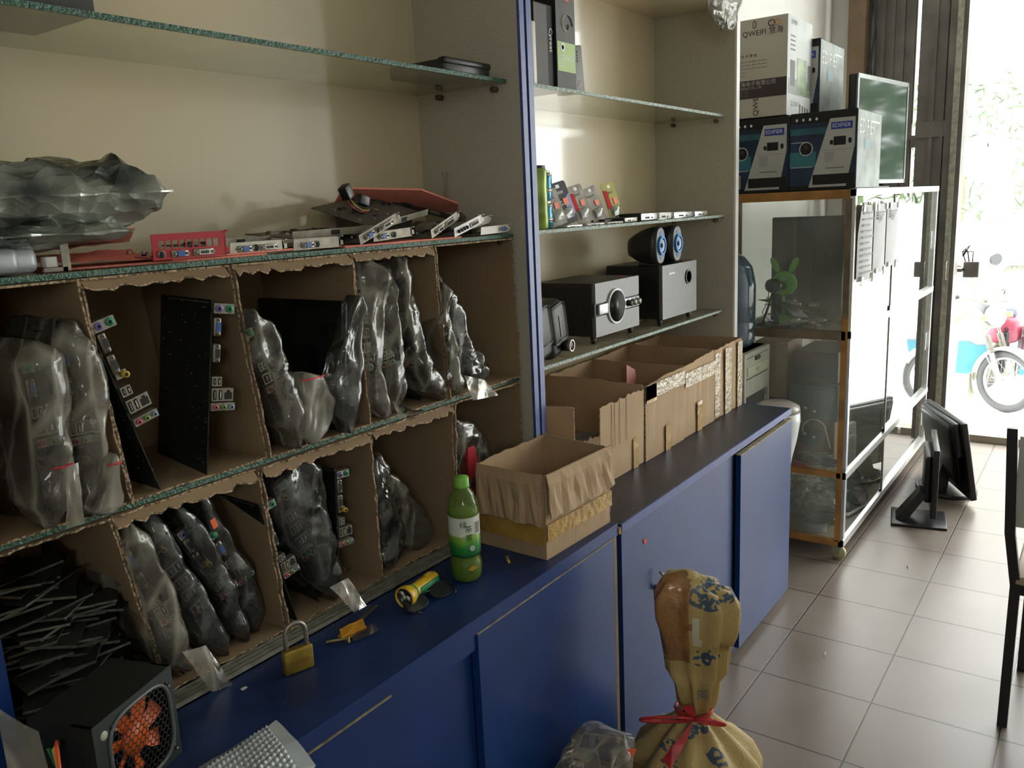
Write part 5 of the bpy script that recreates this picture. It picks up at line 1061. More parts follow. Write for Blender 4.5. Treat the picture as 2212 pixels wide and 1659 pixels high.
for z0, z1, mt in ((.085, .40, M_FRW), (.40, .85, M_FRW), (.85, 1.05, M_FRW), (1.05, 1.53, M_FRB)): m.box((X0-.004, Y0+.012, z0), (X0+.004, Y0+.036, z1), mt)
m.box((X0-.004, Y1-.03, .05), (X0+.02, Y1, 1.53), M_FRB); m.build('side_rail', parent=sc, label='orange brown side rails')
m = MB(); m.box((X0, Y0+.02, 1.555), (X1, Y1, 1.566), M_ALUD); m.build('top_board', parent=sc)
for z, mt in ((.972, M_SHELFG), (.372, M_SHELFG)): MB().box((X0+.028, Y0+.03, z), (X1-.03, Y1-.02, z+.008), mt).build('glass_shelf', parent=sc)
MB().box((X0+.02, Y0+.02, .060), (X1-.03, Y1-.02, .086), P('pale base board', (.46, .37, .24), .7)).build('base_board', parent=sc)
for z0, z1 in ((1.0, 1.53), (.395, .960), (.085, .368)): MB().box((X0+.006, Y0+.03, z0), (X0+.010, Y1-.03, z1), M_PANE).build('side_glass', parent=sc)
for z0, z1 in ((.998, 1.538), (.395, .968), (.082, .365)):
    for k, (a, b) in enumerate(((X0+.03, 4.30), (4.26, X1-.03))):
        g = MB(); g.box((a, Y0+.006+.008*k, z0), (b, Y0+.010+.008*k, z1), M_PANEF); g = g.build('sliding_glass', parent=sc)
        e = MB(); e.box(((b-.008) if k == 0 else a, Y0+.002+.008*k, z0), (b if k == 0 else a+.008, Y0+.012+.008*k, z1), M_ALUD); e.box(((b-.03) if k == 0 else a+.01, Y0+.000+.008*k, z0), ((b-.012) if k == 0 else a+.025, Y0+.006+.008*k, z0+.02), M_BLACK)
        if k == 1: e.box((b-.05, Y0+.010, (z0+z1)/2-.05), (b-.035, Y0+.016, (z0+z1)/2+.05), M_ALUB)
        e.build('glass_grip', parent=g)
for x, y in ((3.565, .872), (4.45, .90), (5.36, .90), (3.60, 1.31), (5.36, 1.31)):
    m = MB(); m.cyl((x-.011, y, .030), (x+.011, y, .030), .030, P('yellowed castor wheel', (.50, .47, .25), .5), 20); w_ = m.build('castor', parent=sc)
    m = MB(); m.box((x-.016, y-.004, .028), (x-.012, y+.012, .056), M_ALUD); m.box((x+.012, y-.004, .028), (x+.016, y+.012, .056), M_ALUD); m.box((x-.018, y-.014, .054), (x+.018, y+.016, .060), M_ALUD); m.build('castor_fork', parent=w_)
# notices (codes on them left out)
M_PAPER = P('notice paper', (.36, .36, .36), .7); M_PINK2 = P('grey print', (.16, .16, .165), .7)
for i, (x0, x1, z0, z1, lab) in enumerate(((3.575, 3.83, 1.195, 1.50, 'notice sheet with a curled corner, nearest on the showcase front'), (3.85, 4.07, 1.205, 1.50, 'middle notice sheet taped on the showcase front'), (4.09, 4.32, 1.215, 1.50, 'notice sheet furthest along the showcase front'))):
    t = thing('notice', lab, 'notice', (x0, .846, z0)); W_ = x1-x0; H_ = z1-z0
    m = MB(); n = 8
    vs = []
    for s in (0, .0008):
        for a in range(n+1):
            for b in range(n+1): u, v = a/n, b/n; vs.append((W_*u, -s-.006*math.sin(u*PI)*(1 if i else 1.8)-(.02*max(0, (1-u)-.6)*max(0, v-.6)*4 if i == 0 else 0), H_*v))
    K = (n+1)**2; fs = []
    for a in range(n):
        for b in range(n): q = a*(n+1)+b; fs += [(q, q+n+1, q+n+2, q+1), (K+q, K+q+1, K+q+n+2, K+q+n+1)]
    m.add(vs, fs, M_PAPER, smooth=True); m.build('sheet', parent=t)
    m = MB()
    for r in range(11 if i == 0 else 3): m.box((.03, -.0145 if i == 0 else -.0095, .03+r*.024 if i == 0 else H_-.04-r*.012), (W_-.05-.03*(r % 3), -.0135 if i == 0 else -.0085, .036+r*.024 if i == 0 else H_-.034-r*.012), M_PINK2)
    m.text('扫码' if i else '公告', .026, M_PINK2, T(.06, -.010 if i else -.0145, H_-.075 if i else H_-.03) @ F); m.build('print', parent=t)
    for a, b in ((.02, H_-.01), (W_-.04, H_-.01), (.03, 0), (W_-.04, 0)):
        m = MB(); m.box((a, -.0165 if i == 0 else -.0105, b-.015), (a+.03, -.0015, b+.02), M_BAGC); m.build('clear_tape', parent=t)
# ---- inside, upper compartment (shelf top z=.980)
ZI = .981
m = MB(); m.rbox((3.90, .98, ZI), (3.93, 1.30, ZI+.475), .006, P('hazed dark screen back', (.085, .083, .085), .5)); m.rbox((3.895, 1.12, ZI+.01), (3.90, 1.285, ZI+.46), .002, P('brownish screen back', (.12, .10, .085), .5)); m.build('flat_screen', label='big dark flat screen standing inside the top of the showcase', cat='screen')  # back greyed: the haze in front of it is put into its colour
fn = thing('desk_fan', 'lime green bunny eared toy fan inside the showcase', 'fan', (3.70, 1.175, ZI), -PI/2)
M_LG = P('lime fan plastic', (.20, .62, .07), .4)
m = MB(); m.lathe([(.045, 0), (.048, .01), (.02, .045), (.008, .055)], M_LG, T(0, 0, 0), 24); m.build('base', parent=fn)
m = MB(); m.cyl((0, 0, .05), (0, 0, .14), .006, M_LG); m.build('neck', parent=fn)
m = MB(); m.prism(ell(0, .195, .055, .052, 28, 1.0), -.008, .008, M_LG, R(PI/2, 'X'), True)
for s in (-1, 1): m.prism([(x*math.cos(-s*.45)-y*math.sin(-s*.45)+s*.030, x*math.sin(-s*.45)+y*math.cos(-s*.45)+.252) for x, y in ell(0, .026, .013, .036, 16, 1.0)], -.006, .006, M_LG, R(PI/2, 'X'))
m.build('head', parent=fn)
m = MB(); m.cyl((0, -.014, .185), (0, -.008, .185), .018, P('dark green hub', (.02, .14, .05), .4), 20); m.build('hub', parent=fn)
m = MB()
for k in range(5): m.tube([(-.012+k*.006, -.010, .222), (-.010+k*.005, -.011, .210)], .0012, M_WPL, 4)
m.build('smile_print', parent=fn)
def webcam(x, y, lab, z=ZI):
    t = thing('webcam', lab, 'webcam', (x, y, z))
    m = MB(); m.lathe([(.0, -.035), (.022, -.026), (.031, -.008), (.031, .012), (.02, .030), (0, .034)], M_BLACK, T(0, 0, .19) @ R(PI/2, 'X'), 22); m.build('head', parent=t)
    m = MB(); m.lathe([(.013, 0), (.010, .004), (0, .005)], M_STEEL, T(0, -.001, .19) @ R(PI/2, 'X') @ T(0, 0, .033), 18); m.build('lens', parent=t)
    m = MB()
    for k in range(3): a = k*2.1; m.tube([(0, 0, .16), (.02*math.cos(a), .02*math.sin(a), .09), (.05*math.cos(a), .05*math.sin(a), .0)], .005, M_BLACK, 6)
    m.build('tripod_leg', parent=t)
    m = MB(); m.tube([(.01, .02, .17), (.03, .03, .12), (.0, .045, .07), (.035, .02, .03), (-.02, .03, .01)], .002, M_BLACK, 5); m.build('cable', parent=t)
webcam(3.64, 1.205, 'black ball webcam on a tripod inside the showcase, left of the toy fan')
random.seed(12)
def blister(x, y, z, M_, col, lab, grp, rz):
    t = thing('blister_pack', lab, 'blister pack', M=T(x, y, z) @ R(rz, 'Z') @ R(random.uniform(-.3, .3), 'X') @ R(random.uniform(-.5, .2), 'Y'), group=grp)
    m = MB(); m.rbox((-.055, -.04, 0), (.055, .04, .002), .0008, col, seg=1); m.build('backing_card', parent=t)
    m = MB(); m.rbox((-.026, -.018, .001), (.026, .020, .018), .005, M_CLEAR); m.rbox((-.016, -.008, .002), (.016, .010, .012), .003, random.choice((M_BLACK, M_STEEL, M_WPL))); m.build('blister', parent=t)
LB = 'small blister packs and cables heaped on the showcase shelf'
for i in range(22):
    blister(3.62+random.random()*.22, .92+random.random()*.33, ZI+.008+random.random()*.10*(1 if i > 8 else .2), None, random.choice((M_RED, M_PAPER, M_BLACKM, M_PAPER, M_BOXG, M_BLACKM)),
            'small blister pack in the heap on the upper showcase shelf', LB, random.random()*6)
for i, (x, y, r) in enumerate(((3.63, 1.18, .035), (3.66, 1.12, .03), (3.62, 1.24, .03), (3.70, 1.05, .032))):
    m = MB(); m.tube([(x+r*math.cos(a)*(1+.15*math.sin(a*3+i)), y+r*math.sin(a), ZI+.008+.012*(k/40)+.006*math.sin(a*2)) for k, a in [(k, k*.45) for k in range(44)]], .004, M_BLACK, 6)
    m.build('coiled_cable', label='black coiled cable on the upper showcase shelf, ' + ('under the webcam', 'at the foot of the toy fan', 'in the far left corner', 'between the blister packs')[i], cat='cable')
m = MB(); m.tube([(3.62, .90, ZI+.01), (3.64, .905, ZI+.09), (3.66, .90, ZI+.17), (3.66, .895, ZI+.24)], .002, M_WPL, 6); m.rbox((3.650, .885, ZI+.24), (3.668, .905, ZI+.30), .006, P('teal plug', (.04, .25, .22), .4)); m.build('white_cable', label='thin white cable with a teal plug by the showcase corner post', cat='cable')
# ---- middle compartment (shelf top z=.380)
ZM = .381
def pbox(lo, hi, mt, name, lab, cat='box', r=.004): m = MB(); m.rbox(lo, hi, r, mt, seg=1); return m.build(name, label=lab, cat=cat)
pbox((3.66, .93, ZM), (3.95, 1.12, ZM+.20), P('brown carton', (.30, .17, .09), .7), 'carton', 'brown carton inside the middle of the showcase')
pbox((3.66, .92, ZM+.202), (4.0, 1.13, ZM+.36), P('dark teal box', (.06, .12, .15), .5), 'product_box', 'dark teal box on top of the brown carton in the showcase')
pbox((3.68, .93, ZM+.364), (4.0, 1.12, ZM+.50), P('dark box', (.11, .09, .10), .5), 'product_box', 'dark box at the top of the pile in the middle of the showcase')
pbox((3.66, 1.16, ZM), (3.95, 1.32, ZM+.27), P('slate box', (.08, .12, .13), .5), 'product_box', 'slate box behind the white pedal bin in the showcase')
pbox((3.72, 1.16, ZM+.272), (3.95, 1.31, ZM+.53), P('tan box', (.48, .32, .2), .6), 'carton', 'tan carton at the far left of the middle compartment')
for z, lab in ((ZM+.255, 'upper grey metal plate with two clips behind the showcase glass'), (ZM+.14, 'lower grey metal plate with two clips behind the showcase glass')):
    t = thing('metal_plate', lab, 'metal plate', M=T(3.62, 1.03, z) @ R(.35, 'X'))
    m = MB(); m.box((0, -.05, -.045), (.003, .05, .045), P('grey plate', (.09, .10, .12), .4, .4)); m.build('plate', parent=t)
    m = MB(); m.box((-.003, -.03, .0), (0, -.018, .01), M_WPL); m.box((-.003, .01, -.002), (0, .024, .008), M_WPL); m.build('clip', parent=t)
m = MB(); m.tube([(3.60, 1.0+.05*math.cos(a), ZM+.17+.05*math.sin(a)) for a in [i*.2-.2 for i in range(15)]]+[(3.60, .93, ZM+.10)], .003, M_WPL, 6); m.build('white_cable', label='white cable hanging in an arc inside the middle of the showcase', cat='cable')
M_GCB = P('grey cable', (.30, .27, .22), .6)
for i in range(7):
    x = 3.62+random.random()*.02; y = .93+random.random()*.15; r = .03+random.random()*.02; z = ZM+.005
    m = MB(); m.tube([(x+.02*math.sin(a*1.3), y+r*math.cos(a)*1.2, z+r*(.6+.5*math.sin(a))+.0006*k) for k, a in [(k, k*.5) for k in range(30)]], .0032, M_GCB, 5)
    m.build('cable_bundle', label='grey brown cable bundle in the middle compartment of the showcase', cat='cable', group='cable bundles in the middle of the showcase')
m = MB(); m.rbox((3.58, 1.02, ZM), (3.60, 1.10, ZM+.02), .004, M_RED); m.build('red_tool', label='red handled tool lying behind the showcase side glass', cat='tool')
# ---- lower compartment
ZL = .088
for i, (x0, y0, y1, h) in enumerate(((3.62, .90, 1.16, .10), (3.64, .92, 1.25, .18), (3.95, .88, 1.15, .13), (3.66, 1.05, 1.30, .22))):
    o = flatbag(x0, x0+.28, y0, y1, ZL+.02+.05*i % .09, .05+.01*i, 40+i, M_BAGM if i % 2 else M_BAGC, 'clear bag of spare parts in the bottom of the showcase, ' + ('lowest at the left corner', 'middle of the left heap', 'behind the front sliding glass', 'topmost of the left heap')[i])
    o.name = 'plastic_bag'
m = MB()
for k in range(9): m.tube([(3.635+.045*math.cos(a)+.0, 1.0+.055*math.sin(a), ZL+.003+.004*k) for a in [i*2*PI/28 for i in range(28)]], .0026, P('pale grey cord', (.38, .38, .40), .45), 6, closed=True)
m.build('cable_coil', label='pale grey coil of cable at the bottom left of the showcase', cat='cable')
for i in range(5):
    m = MB(); x = 4.0+i*.06; m.tube([(x, .90+.03*i+.04*math.cos(a), ZL+.06+.05*math.sin(a)+.02*i) for a in [k*.5 for k in range(14)]], .006, M_BLACK, 6)
    m.build('black_cable', label='thick black cable loop in the bottom front of the showcase', cat='cable', group='black cable loops in the showcase bottom')

# ---------------------------------------------------------------- boxes on the showcase
M_SILB = P('silver print', (.48, .48, .44), .4, n=(3, .15)); M_BLB = P('blue badge', (.02, .05, .35), .4)
M_FRG = P('grey green photo print', (.17, .20, .18), .42, n=(9, .6), spec=.35)
def speaker_box(x0, x1, y0, y1, z0, z1, label):
    """left face (-x) carries the big print; u runs from back (y1) to front (y0)"""
    t = thing('speaker_box', label, 'box', (x0, y0, z0)); W_ = y1-y0; H_ = z1-z0; L_ = x1-x0
    m = MB(); m.rbox((0, 0, 0), (L_, W_, H_), .002, M_BOXB, seg=1); m.box((-.0006, .001, .02), (0, W_-.001, H_*.86), M_NAVY); m.box((.004, -.0008, .004), (L_-.004, 0, H_-.004), M_FRG); m.build('carton', parent=t)
    Q = T(0, W_, 0) @ R(-PI/2, 'Z') @ R(PI/2, 'X')         # local x: back->front, local y: up, z: out of the -x face
    m = MB()
    m.prism([(W_*.30, .012), (W_*.86, .012), (W_*.97, H_*.55), (W_*.97, H_*.90), (W_*.60, H_*.90)], .0008, .0012, M_SILB, Q)
    m.box((0, H_*.72, .0008), (W_*.55, H_*.80, .0011), M_TEAL, Q); m.box((0, H_*.30, .0008), (W_*.4, H_*.50, .0011), M_TEAL, Q)
    m.box((W_*.36, H_*.07, .0014), (W_*.98, H_*.20, .0018), M_BOXB, Q); m.box((W_*.62, H_*.76, .0014), (W_*.93, H_*.85, .0018), M_BLB, Q)
    m.text('EDIFIER', W_*.082, M_INKW, Q @ T(W_*.635, H_*.783, .0022))
    m.rbox((W_*.66, H_*.56, .0012), (W_*.84, H_*.67, .002), .0004, M_BOXB, Q); m.prism(ell(W_*.90, H_*.61, W_*.025, H_*.035), .0012, .002, M_BOXB, Q); m.prism(ell(W_*.63, H_*.60, W_*.025, H_*.03), .0012, .002, M_BOXB, Q)
    for k in range(6): m.box((W_*.53, H_*(.47-.022*k), .0013), (W_*(.68-.02*(k % 2)), H_*(.475-.022*k), .0016), M_PINK2, Q)
    m.box((W_*.50, H_*.505, .0013), (W_*.95, H_*.508, .0016), M_PINK2, Q); m.box((W_*.55, H_*.27, .0013), (W_*.82, H_*.285, .0016), M_PINK2, Q)
    m.ring(W_*.105, W_*.09, .0012, .0018, M_SILB, Q @ T(W_*.25, H_*.54, 0), 28); m.prism(ell(W_*.25, H_*.55, W_*.085, W_*.085, 24, 1), .0012, .0016, M_BOXB, Q); m.prism(ell(W_*.25, H_*.56, W_*.035, W_*.035, 20, 1), .0016, .0020, M_PSUF, Q)
    m.box((W_*.02, H_*.62, .0012), (W_*.26, H_*.63, .0016), M_SILB, Q); m.box((W_*.02, H_*.30, .0012), (W_*.35, H_*.31, .0016), M_SILB, Q)
    for k in range(4): m.prism(ell(W_*(.10+.10*k), H_*.91, W_*.018, H_*.018), .0010, .0014, M_INKW, Q)
    m.text('EDIFIER', L_*.20, M_SILB, T(L_*.06, -.0016, H_*.70) @ F); m.box((L_*.30, -.0016, H_*.50), (L_*.52, -.0010, H_*.64), M_TEAL); m.box((L_*.60, -.0016, H_*.86), (L_*.9, -.0010, H_*.88), M_INKW)
    m.build('print', parent=t); return t
speaker_box(3.553, 3.955, .856, 1.116, 1.5675, 1.872, 'blue and silver speaker box at the front corner of the showcase top')
t = speaker_box(3.553, 3.955, 1.122, 1.382, 1.5675, 1.868, 'blue and silver speaker box behind the front one, under the white carton')
m = MB(); m.box((-.0015, .20, .02), (-.0008, .235, .075), P('barcode sticker', (.55, .40, .28), .6))
for k in range(7): m.box((-.0020, .203+k*.0042, .025), (-.0016, .205+k*.0042, .07), M_INK)
m.build('barcode_sticker', parent=t)
pbox((3.962, 1.13, 1.5675), (4.36, 1.38, 1.870), M_BOXB, 'product_box', 'black box behind the corner speaker box and the monitor')
speaker_box(3.888, 4.27, 1.10, 1.36, 1.8735, 2.205, 'upright blue and silver speaker box beside the white carton')
cb = thing('carton', 'big white carton with a brown band stacked highest on the showcase', 'box', (3.553, 1.135, 1.8735))
M_WC = P('off white carton', (.50, .46, .38), .6, n=(3, .05)); M_BR = P('dark brown band', (.045, .03, .028), .6); M_WC2 = P('white carton side', (.46, .48, .46), .5)
m = MB(); W_, L_, H_ = .35, .33, .385; m.rbox((0, 0, 0), (L_, W_, H_), .002, M_WC, seg=1); m.box((.002, -.0008, .0), (L_, 0, H_), M_WC2); m.build('carton_body', parent=cb)
Q = T(0, W_, 0) @ R(-PI/2, 'Z') @ R(PI/2, 'X')
m = MB(); m.box((0, H_*.20, .0006), (W_, H_*.385, .0012), M_BR, Q)
m.text('QWEIFI 慧海', .030, M_INK, Q @ T(.165, H_*.83, .001)); m.text('Q-2100-11', .022, M_INK, Q @ T(.035, H_*.66, .001)); m.text('技 术 参 数', .014, M_INK, Q @ T(.16, H_*.62, .001))
for k in range(5): m.text('额定功率 20W+10Wx2 频率 60Hz-20kHz', .0085, M_PINK2, Q @ T(.12, H_*(.57-.035*k), .001)) if k < 3 else m.text('重量 2.5kg', .0085, M_PINK2, Q @ T(.14, H_*(.57-.035*k), .001))
m.text('深圳市大慧海电子有限公司', .021, M_SILB, Q @ T(.055, H_*.33, .0014)); m.text('SHENZHEN ELECTRONICS CO., LTD', .012, M_SILB, Q @ T(.055, H_*.295, .0014))
for k in range(3): m.text('地址: 深圳市宝安区 电话: 0755', .010, M_PINK2, Q @ T(.06, H_*(.265-.022*k), .0014))
m.text('QWEIFI', .032, M_INK, Q @ T(.235, .005, .001) @ R(PI/2, 'Z'))
for s, c1_ in ((0, P('infinity blue', (.05, .25, .5), .5)), (1, P('infinity orange', (.8, .3, .04), .5))):
    m.tube([Q @ Vector((.285+s*.022+.013*math.cos(a), H_*.935+.011*math.sin(a), .001)) for a in [i*2*PI/18 for i in range(18)]], .0022, c1_ if s else P('dark ring', (.05, .05, .10), .5), 4, closed=True)
m.tube([Q @ Vector((.215+.007*math.cos(a), H_*.94+.014*math.sin(a), .001)) for a in [i*2*PI/14 for i in range(14)]], .0015, M_INK, 4, closed=True)
m.build('print', parent=cb)
m = MB(); m.text('QWEIFI', .024, M_INK, T(.04, -.0012, H_*.92) @ F); m.text('Q-2100-11', .028, M_INK, T(.05, -.0012, H_*.10) @ F)
m.box((.02, -.0014, H_*.22), (L_-.004, -.0009, H_*.38), P('grey gradient print', (.16, .18, .15), .4)); m.box((.04, -.0016, H_*.30), (.10, -.0010, H_*.56), M_BOXG); m.box((.13, -.0016, H_*.24), (.26, -.0010, H_*.60), P('green speaker print', (.18, .26, .10), .35, n=(14, .6))); m.box((.275, -.0016, H_*.30), (.32, -.0010, H_*.56), M_BOXG)
for k in range(4): m.box((.04, -.0014, H_*(.66+.045*k)), (.10, -.0009, H_*(.675+.045*k)), M_PINK2)
for k in range(4): m.box((.17+.035*k, -.0014, H_*.02), (.185+.035*k, -.0009, H_*(.13-.01*k)), M_INK)
m.build('front_print', parent=cb)
# monitor on the showcase
mo = thing('computer_monitor', 'computer monitor with a reflecting screen on top of the showcase', 'monitor', (4.30, .925, 1.5665), math.atan2(-.087, .61))
m = MB(); m.rbox((-.31, .004, .022), (.31, .04, .49), .006, M_BLACK); m.rbox((-.15, .04, .12), (.15, .07, .40), .02, M_BLACK); m.build('casing', parent=mo)
M_BZ = P('glossy bezel', (.25, .25, .26), .15, .5)
m = MB(); m.box((-.31, -.003, .022), (.31, .004, .040), M_BZ); m.box((-.31, -.003, .472), (.31, .004, .49), M_BZ); m.box((-.31, -.003, .022), (-.294, .004, .49), M_BZ); m.box((.294, -.003, .022), (.31, .004, .49), M_BZ); m.build('bezel', parent=mo)
m = MB(); m.box((-.294, -.0005, .040), (.294, .003, .472), P('dark glossy screen', (.05, .075, .06), .06, .0, spec=.25)); m.build('screen', parent=mo)
m = MB(); m.rbox((-.12, .0, 0), (.12, .10, .01), .004, M_BLACK); m.box((-.03, .02, .008), (.03, .05, .08), M_BLACK); m.build('stand', parent=mo)

# ---------------------------------------------------------------- between the cabinets
mcab = thing('metal_cabinet', 'cream steel cabinet with drawers behind the last carton', 'cabinet', (3.225, 1.175, 0))
M_CRM = P('cream enamel', (.42, .42, .34), .45)
m = MB(); m.box((0, .02, 0), (.30, .375, .935), M_CRM); m.box((0, 0, .915), (.30, .375, .935), M_CRM); m.box((0, 0, 0), (.02, .02, .915), M_CRM); m.box((.28, 0, 0), (.30, .02, .915), M_CRM); m.build('body', parent=mcab)
d_ = MB(); d_.box((.022, .0, .83), (.278, .02, .912), M_CRM).box((.03, -.003, .84), (.27, 0, .875), P('label strip', (.50, .50, .38), .5)); d_.text('1803', .022, M_PINK2, T(.12, -.0036, .848) @ F); d_.build('drawer', parent=mcab)
d_ = MB(); d_.box((.12, -.006, .895), (.17, 0, .91), M_BLACKM); d_.build('drawer_handle', parent=mcab)
d_ = MB(); d_.box((.022, .0, .755), (.278, .02, .825), M_CRM); d_.build('drawer', parent=mcab)
d_ = MB(); d_.box((.022, .012, .35), (.278, .02, .75), P('grey glass door', (.12, .12, .125), .15)); d_.build('glass_door', parent=mcab)
d_ = MB()
for k in range(6): d_.tube([(.265-.004*k, .004, .72-.01*k), (.23-.008*k, .002, .66), (.20+.005*k, .003, .60), (.24, .004, .55-.01*k)], .0016, M_WPL, 5)
d_.build('white_wires', parent=mcab)
jg = thing('water_jug', 'blue tinted water cooler jug on the cream cabinet', 'water jug', (3.392, 1.335, .9365))
M_JUG = film('blue water bottle plastic', (.10, .17, .24), .25, .08, 0, 10, 1.6, .4)
m = MB(); m.lathe([(.10, 0), (.128, .01), (.135, .03), (.133, .05), (.135, .065), (.135, .10), (.130, .11), (.135, .12), (.135, .26), (.130, .29), (.12, .335), (.09, .375), (.04, .40), (.03, .42), (.03, .45), (0, .45)], M_JUG, n=44); m.build('jug_body', parent=jg)
m = MB()
for r_, a0 in ((.0, -2.55),):
    pts = [(.138*math.cos(a0)+.0, .138*math.sin(a0), z) for z in (.10, .14, .20, .26, .31)]
    m.tube([(x*(1+.10*math.sin(k*PI/4)), y*(1+.10*math.sin(k*PI/4)), z) for k, (x, y, z) in enumerate(pts)], .014, M_JUG, 10)
m.build('grip', parent=jg)
m = MB(); m.box((-.02, -.002, 0), (.02, 0, .09), P('lime sticker', (.20, .42, .05), .5), T(.138*math.cos(-.7), .138*math.sin(-.7), .14) @ R(-.7+PI/2, 'Z')); m.build('sticker', parent=jg)
pb = thing('pedal_bin', 'white rounded bin peeking out past the end of the blue cabinet', 'bin', (3.305, 1.068, 0))
m = MB(); m.lathe([(.045, 0), (.050, .40), (.062, .50), (.080, .58), (.092, .66), (.090, .70)], P('white bin plastic', (.66, .70, .70), .35), n=34); m.build('bin_body', parent=pb)
m = MB(); m.lathe([(.092, .70), (.088, .72), (.06, .735), (0, .738)], P('grey bin lid', (.38, .34, .32), .25), n=34); m.build('lid', parent=pb)

# ---------------------------------------------------------------- monitors on the floor
m1 = thing('computer_monitor', 'monitor on a square foot on the floor, seen from its edge', 'monitor', (4.315, .638, 0), math.atan2(.117, .60))
m = MB(); m.rbox((-.20, -.022, .045), (.20, .004, .375), .004, M_BLACK); m.rbox((-.15, .0, .10), (.15, .035, .33), .015, M_BLACK); m.build('casing', parent=m1)
m = MB(); m.box((-.185, -.0235, .06), (.185, -.0215, .36), P('switched off screen', (.02, .02, .022), .12)); m.build('screen', parent=m1)
m = MB(); m.prism([(-.06, .02), (.06, .02), (.06, .16), (-.06, .16)], 0, .01, M_BLACK) if False else None
m.add([(-.05, .02, .14), (.05, .02, .14), (.05, .05, .16), (-.05, .05, .16), (-.06, .10, .012), (.06, .10, .012), (.06, .15, .012), (-.06, .15, .012)], [(0, 3, 2, 1), (4, 5, 6, 7), (0, 1, 5, 4), (1, 2, 6, 5), (2, 3, 7, 6), (3, 0, 4, 7)], M_BLACK); m.build('neck', parent=m1)
m = MB(); m.rbox((-.12, -.09, 0), (.12, .15, .012), .005, M_BLACK, T(-.10, .02, 0)); m.build('foot', parent=m1)
for o in kids(m1):
    if o.name.startswith('neck'): o.location.x = -.10
m2 = thing('computer_monitor', 'large monitor leaning back on the floor by the doorway, back turned', 'monitor', (4.74, .60, 0), math.atan2(.21, .41))
Q = T(0, .0, 0) @ R(-.17, 'X')
m = MB(); m.rbox((-.27, -.03, .03), (.27, .0, .43), .006, M_BLACK, Q); m.rbox((-.22, .0, .10), (.22, .045, .42), .03, M_BLACK, Q); m.rbox((-.24, -.004, .25), (.24, .03, .425), .01, M_BLACK, Q); m.build('casing', parent=m2)
m = MB(); m.box((-.25, -.032, .055), (.25, -.0295, .41), P('switched off screen b', (.02, .02, .022), .12), Q); m.build('screen', parent=m2)
m = MB(); m.add([(-.05, .02, .20), (.05, .02, .20), (.05, .06, .20), (-.05, .06, .20), (-.07, .05, .012), (.07, .05, .012), (.07, .12, .012), (-.07, .12, .012)], [(0, 3, 2, 1), (4, 5, 6, 7), (0, 1, 5, 4), (1, 2, 6, 5), (2, 3, 7, 6), (3, 0, 4, 7)], M_BLACK); m.build('neck', parent=m2)
m = MB(); m.prism(ell(0, 0, .16, .13, 36, 1), 0, .012, M_BLACK, T(0, .03, 0), True); m.tube([(.165*math.cos(a), .03+.135*math.sin(a), .010) for a in [i*2*PI/40 for i in range(40)]], .008, M_BLACK, 8, closed=True); m.build('foot', parent=m2)

# ---------------------------------------------------------------- chair at the right
ch = thing('metal_chair', 'black metal chair with a pale seat at the right edge', 'chair', (2.60, .158, 0))
M_CHB = P('black chair frame', (.018, .018, .019), .35)
def leg(x, y, top, lean, nm):
    m = MB(); s = .013
    pts = [(x, y, 0), (x+.01, y-.004, .44)]+([(x-.005, y+.018, .60), (x+lean, y+.032, top)] if top > .5 else [])
    for a, b in zip(pts, pts[1:]):
        v = [(p[0]+i*s, p[1]+j*s, p[2]) for p in (a, b) for i, j in ((-1, -1), (1, -1), (1, 1), (-1, 1))]
        m.add(v, [(0, 3, 2, 1), (4, 5, 6, 7), (0, 1, 5, 4), (1, 2, 6, 5), (2, 3, 7, 6), (3, 0, 4, 7)], M_CHB)
    m.build(nm, parent=ch)
leg(0, 0, .90, 0, 'leg'); leg(0, -.40, .90, 0, 'leg'); leg(.36, -.02, .44, 0, 'leg'); leg(.36, -.40, .44, 0, 'leg')
m = MB(); m.rbox((-.005, -.42, .445), (.40, .0, .470), .006, P('pale varnished seat', (.40, .32, .20), .35)); m.build('seat', parent=ch)
m = MB(); m.box((.0, -.41, .415), (.37, -.01, .445), M_CHB); m.build('seat_frame', parent=ch)
m = MB(); m.box((-.012, -.36, .62), (.006, .012, .88), P('pale backrest', (.45, .45, .42), .4)); m.build('backrest', parent=ch)

